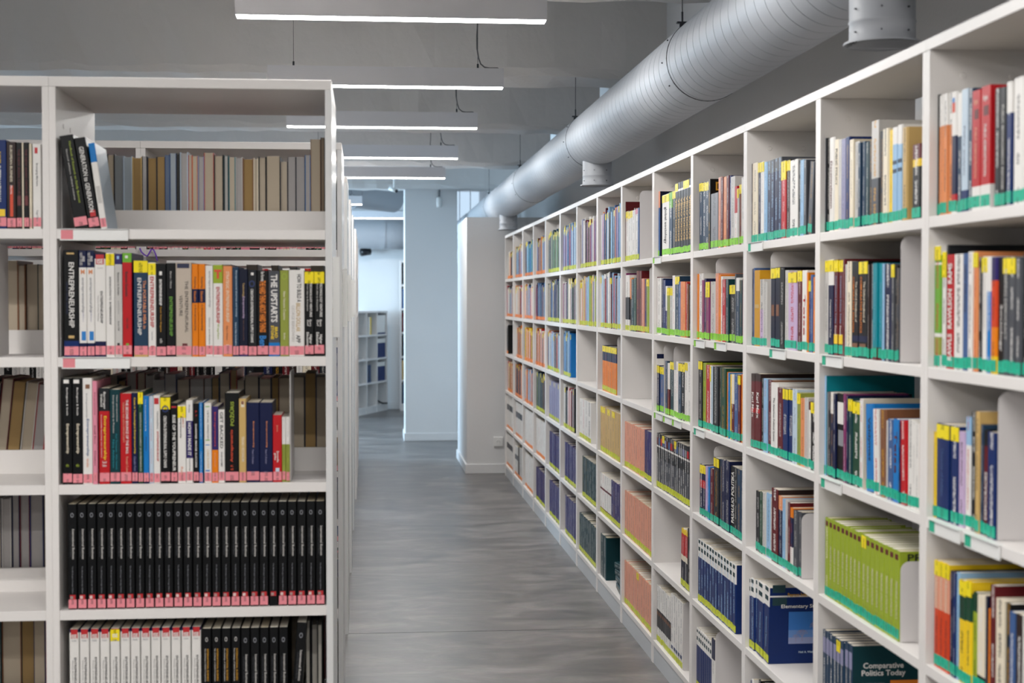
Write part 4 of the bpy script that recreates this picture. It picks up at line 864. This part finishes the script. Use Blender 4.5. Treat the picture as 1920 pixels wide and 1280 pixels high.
# ------------------------------------------------------------------ pendant lamps
def lamp(xc, y, lab, L=1.2, cord=True, watt=1):
    e = empty('pendant_lamp', (xc, y, 2.63)); tag(e, lab, 'lamp', 'linear pendant lamps'); hl = L/2
    G().box(-hl, hl, -.034, .034, .004, .095).box(-hl, hl, -.034, -.0325, 0, .004).box(-hl, hl, .0325, .034, 0, .004).obj('housing', M_LAMP, e)
    box('diffuser', M_GLOW, -hl+.004, hl-.004, -.0322, .0322, -.005, .0038, e)
    l = bpy.data.lights.new('lamp_light', 'AREA'); l.shape = 'RECTANGLE'; l.size = L-.02; l.size_y = .06; l.energy = LAMP_WATT*watt; l.spread = LAMP_SPREAD; l.color = (1, .975, .945)
    lo = bpy.data.objects.new('lamp_light', l); link(lo, e); lo.location = (0, 0, -.0065)
    for s in (-1, 1):
        x = s*(hl-.13); G().tube([(x, 0, .095), (x, 0, .12)], .005, 8).obj('wire_grip', M_DARK, e); G().tube([(x, 0, .11), (x, 0, .625)], .0012, 5).obj('suspension_wire', M_DARK, e)
    if cord:
        x = hl-.13; p = [(x+.11, 0, .094), (x+.10, 0, .101), (x+.06, 0, .10), (x+.035, 0, .104), (x+.015, 0, .12), (x+.004, 0, .15), (x-.004, 0, .2), (x-.005, 0, .26), (x, 0, .34), (x+.004, 0, .46), (x, 0, .625)]
        G().tube(p, .004, 6).obj('power_cord', M_CORD, e)
LAB = ['nearest hanging lamp bar, largest and highest in view', 'second hanging lamp bar from the front', 'third hanging lamp bar from the front', 'fourth hanging lamp bar from the front', 'fifth hanging lamp bar, just before the pillar']
for y, l in zip((5.913, 7.785, 9.62, 11.68, 13.58), LAB): lamp(.1, y, 'grey '+l, 1.19)
lamp(-.645, 17.38, 'small far lamp bar hanging over the left passage', 1.19, True, .5)
lamp(-.09, 20.3, 'farthest lamp bar, left of the pillar', 1.19, True, .4)
for i, y in enumerate((4.04, 2.17, .3, -1.57, -3.4)): lamp(.1, y, 'lamp bar of the same row, %s behind the nearest in view' % ORD[i], 1.19, False)
for i, y in enumerate((2.35, .5, -1.4)): lamp(-1.9, y, 'unseen lamp bar added to brighten the left bookcases, %s from them' % ORD[i], 1.19, False, 1.5)  # extra lamps out of view, added to lift the left bookcase fronts
for i, y in enumerate((5.0, 8.0, 11.0)): lamp(-4.6, y, 'lamp bar over the left bookcases away from the aisle, %s from the front' % ORD[i], 1.19, False)

# ------------------------------------------------------------------ far furniture and fittings
def far_case(name, loc, rz, cols, rows, cw, rh, dep, lab, base=.1):
    e = empty(name, loc, rz); tag(e, lab, 'bookcase'); W = cols*cw
    for i in range(cols+1): box('side_panel', M_LAM, i*cw-.012, i*cw+.012, 0, dep, 0, base+rows*rh, e)
    for j in range(rows+1): box('shelf' if j < rows else 'top_panel', M_LAM, .0, W, .0015, dep, base+j*rh-.026, base+j*rh-.001, e)
    box('plinth', M_LAM, 0, W, .01, .03, 0, base-.026, e); box('back_panel', M_LAM, 0, W, dep, dep+.008, 0, base+rows*rh, e); return e
LC = Vector((.283, 21.52, 0)); ld = Vector((-.40, -1.11, 0)).normalized()
# the low case stands at a slant, its right end against the far wall
rz = math.atan2(-ld.y, -ld.x)
W_ = .42*4
base_pt = LC+ld*W_
# rotate so that local +x runs from the near left end to the far right end; local -y faces the aisle
lowc = far_case('low_bookcase', base_pt, rz, 4, 4, .42, .325, .27, 'low white slanting bookcase in the bright far room')
tallc = far_case('tall_bookcase', (.47, 21.38, 0), 0, 2, 6, .6, .333, .27, 'tall white bookcase half hidden behind the pillar')
edgec = far_case('end_bookcase', (-.083, 11.9, 0), math.radians(90), 4, 6, .75, .333, .26, 'bookcase facing the aisle beyond the fifth cross row')
def far_books(case, xs, z, h, n, bands, wd, y=.012):
    for i in range(n):
        b = B(); b.__dict__.update(w=wd-.001, h=h, d=h*.72, bands=parse_bands(bands[i % len(bands)]), stick=None, ytag=None, seed=i*3.1)
        Mw = Matrix.Translation(case.location) @ Matrix.Rotation(case.rotation_euler.z, 4, 'Z') @ Matrix.Translation((xs+wd*i+wd/2, y, z))
        for pts, c, ik, uv in cover_polys(b.w, h, b.d, b.bands, NOINK, False, 0)+page_polys(b.w, h, b.d, False, lin('#ddd8cc')):
            a = np.array(pts) @ np.array(Mw)[:3, :3].T+np.array(Mw)[:3, 3]; mass.append((a, c, ik, uv))
far_books(lowc, 1.30, .1+.325, .26, 8, ['w22b'], .04); far_books(lowc, 1.29, .1+.65, .26, 9, ['w22b'], .038); far_books(lowc, 1.29, .1+.975, .26, 9, ['w92b'], .038)
far_books(lowc, .95, .1+.975, .24, 2, ['w', 'y'], .05); far_books(lowc, .86, .1+.325, .24, 6, ['U', 'u', 'K'], .03)
for r, pal in enumerate((['U','b','k','K'], ['C','c','O'], ['k','K','n','k'], ['R','r','y'], ['u','U','b'], ['K','o40w','n'])):
    far_books(tallc, .014, .1+.333*r, .27, 13, pal, .042)
for r in range(6):
    for cc in range(4): far_books(edgec, .02+.75*cc, .1+.333*r, .27, 16, ['K','E','e','A','U','W','k'], .044)
# the mass of smaller books
me = polys_mesh('books', mass, M_BOOK); bm_ = bpy.data.objects.new('books', me); link(bm_)
tag(bm_, 'small tightly packed books filling the distant and half-hidden shelves', 'books', kind='stuff')
# wall socket on the shaft
so = empty('wall_socket', (1.165, 13.545, .285)); tag(so, 'white wall socket on the shaft beside the last bay', 'socket')
box('face_plate', M_WHITEPL, -.042, .042, -.009, .015, -.042, .042, so, .004)
g = G().lathe([(.024, 0), (.022, .003), (.019, .003), (.018, -.001)], 24, (0, 0), True).obj('socket_ring', M_WHITEPL, so); g.rotation_euler.x = math.radians(90); g.location = (0, -.009, 0)
for s in (-1, 1): G().tube([(s*.0095, -.012, 0), (s*.0095, -.008, 0)], .0028, 8).obj('pin_hole', M_BLACKPL, so)
# cameras and sensor
cm = empty('bullet_camera', (.29, 16.1, 2.70)); tag(cm, 'white bullet camera under the beam before the pillar', 'camera')
G().tube([(0, 0, .555), (0, 0, .02)], .012, 8).obj('stem', M_WHITEPL, cm); G().tube([(-.045, .04, .02), (.02, -.035, -.01)], .022, 14).obj('body', M_WHITEPL, cm, smooth=True); G().tube([(.02, -.035, -.01), (.023, -.039, -.012)], .019, 14).obj('lens', M_BLACKPL, cm)
cm = empty('wall_camera', (-.03, 21.7, 2.235)); tag(cm, 'black camera on the white wall of the far room', 'camera')
G().box(-.012, .012, -.08, .05, -.01, .012).obj('bracket', M_BLACKPL, cm); G().tube([(-.05, -.16, -.02), (.07, -.10, .0)], .055, 14).obj('body', M_BLACKPL, cm, smooth=True)
sn = empty('motion_sensor', (.79, 16.76, 2.62)); tag(sn, 'white sensor with conduit on the pillar near the ceiling', 'sensor')
G().lathe([(.026, -.055), (.03, -.04), (.03, .04), (.02, .055)], 20).obj('body', M_WHITEPL, sn, smooth=True); G().tube([(0, 0, .06), (.005, 0, .3), (.005, 0, .62)], .012, 8).obj('conduit', M_CORD, sn)
# papers and clutter at the bottom of the low case
cl = empty('cable_clutter', (.16, 21.24, .1005)); tag(cl, 'dark cable and clutter on the bottom shelf of the low case', 'cable')
G().tube([(-.10, -.05, .16), (-.06, -.03, .1), (0, 0, .04), (.05, .03, .012), (.12, .05, .012)], .012, 8).obj('cable', M_BLACKPL, cl, smooth=True)
# purple ribbon hanging from the second row
rb = G(); y = 5.53
pts = [onY(x, yy, y) for x, yy in ((262, 465), (265, 472), (270, 477), (276, 480), (280, 474), (284, 467), (288, 468), (292, 477), (295, 489))]
rb.tube([tuple(p) for p in pts], .003, 6); rb = rb.obj('ribbon', mat('purple_ribbon', '#7a4fc0', .5), smooth=True); tag(rb, 'purple ribbon dangling over a shelf edge behind the second shelf books', 'ribbon')
# pale blue-backed binder and dark folders at the end of the fifth shelf
for i, (px0, px1, hh, c, dy) in enumerate(((572, 580, .275, 'K', .05), (583, 594, .262, 'A', .06), (595, 603, .268, 'k', .03))):
    xa, xb = onY(px0, 1200, 4.03)[0], min(onY(px1, 1200, 4.03)[0], LX1-LT-.003)
    f = empty('folder', ((xa+xb)/2, 4.03+dy, ZS[4]+.0005)); tag(f, '%s dark folder at the right end of the fifth left shelf' % ['leftmost', 'middle', 'rightmost'][i], 'folder', 'dark folders on the fifth shelf')
    wd = (xb-xa)/2
    G().prism([(-wd, 0), (wd, 0), (wd, .002), (wd, hh), (wd-.001, hh), (wd-.001, .003), (-wd+.001, .003), (-wd+.001, hh), (-wd, hh)], 1, 0, .2).obj('jacket', ink_mat(c), f); box('sheets', mat('folder_sheets', '#b9b4aa', .9), -wd+.0015, wd-.0015, .004, .196, .0035, hh-.012, f)
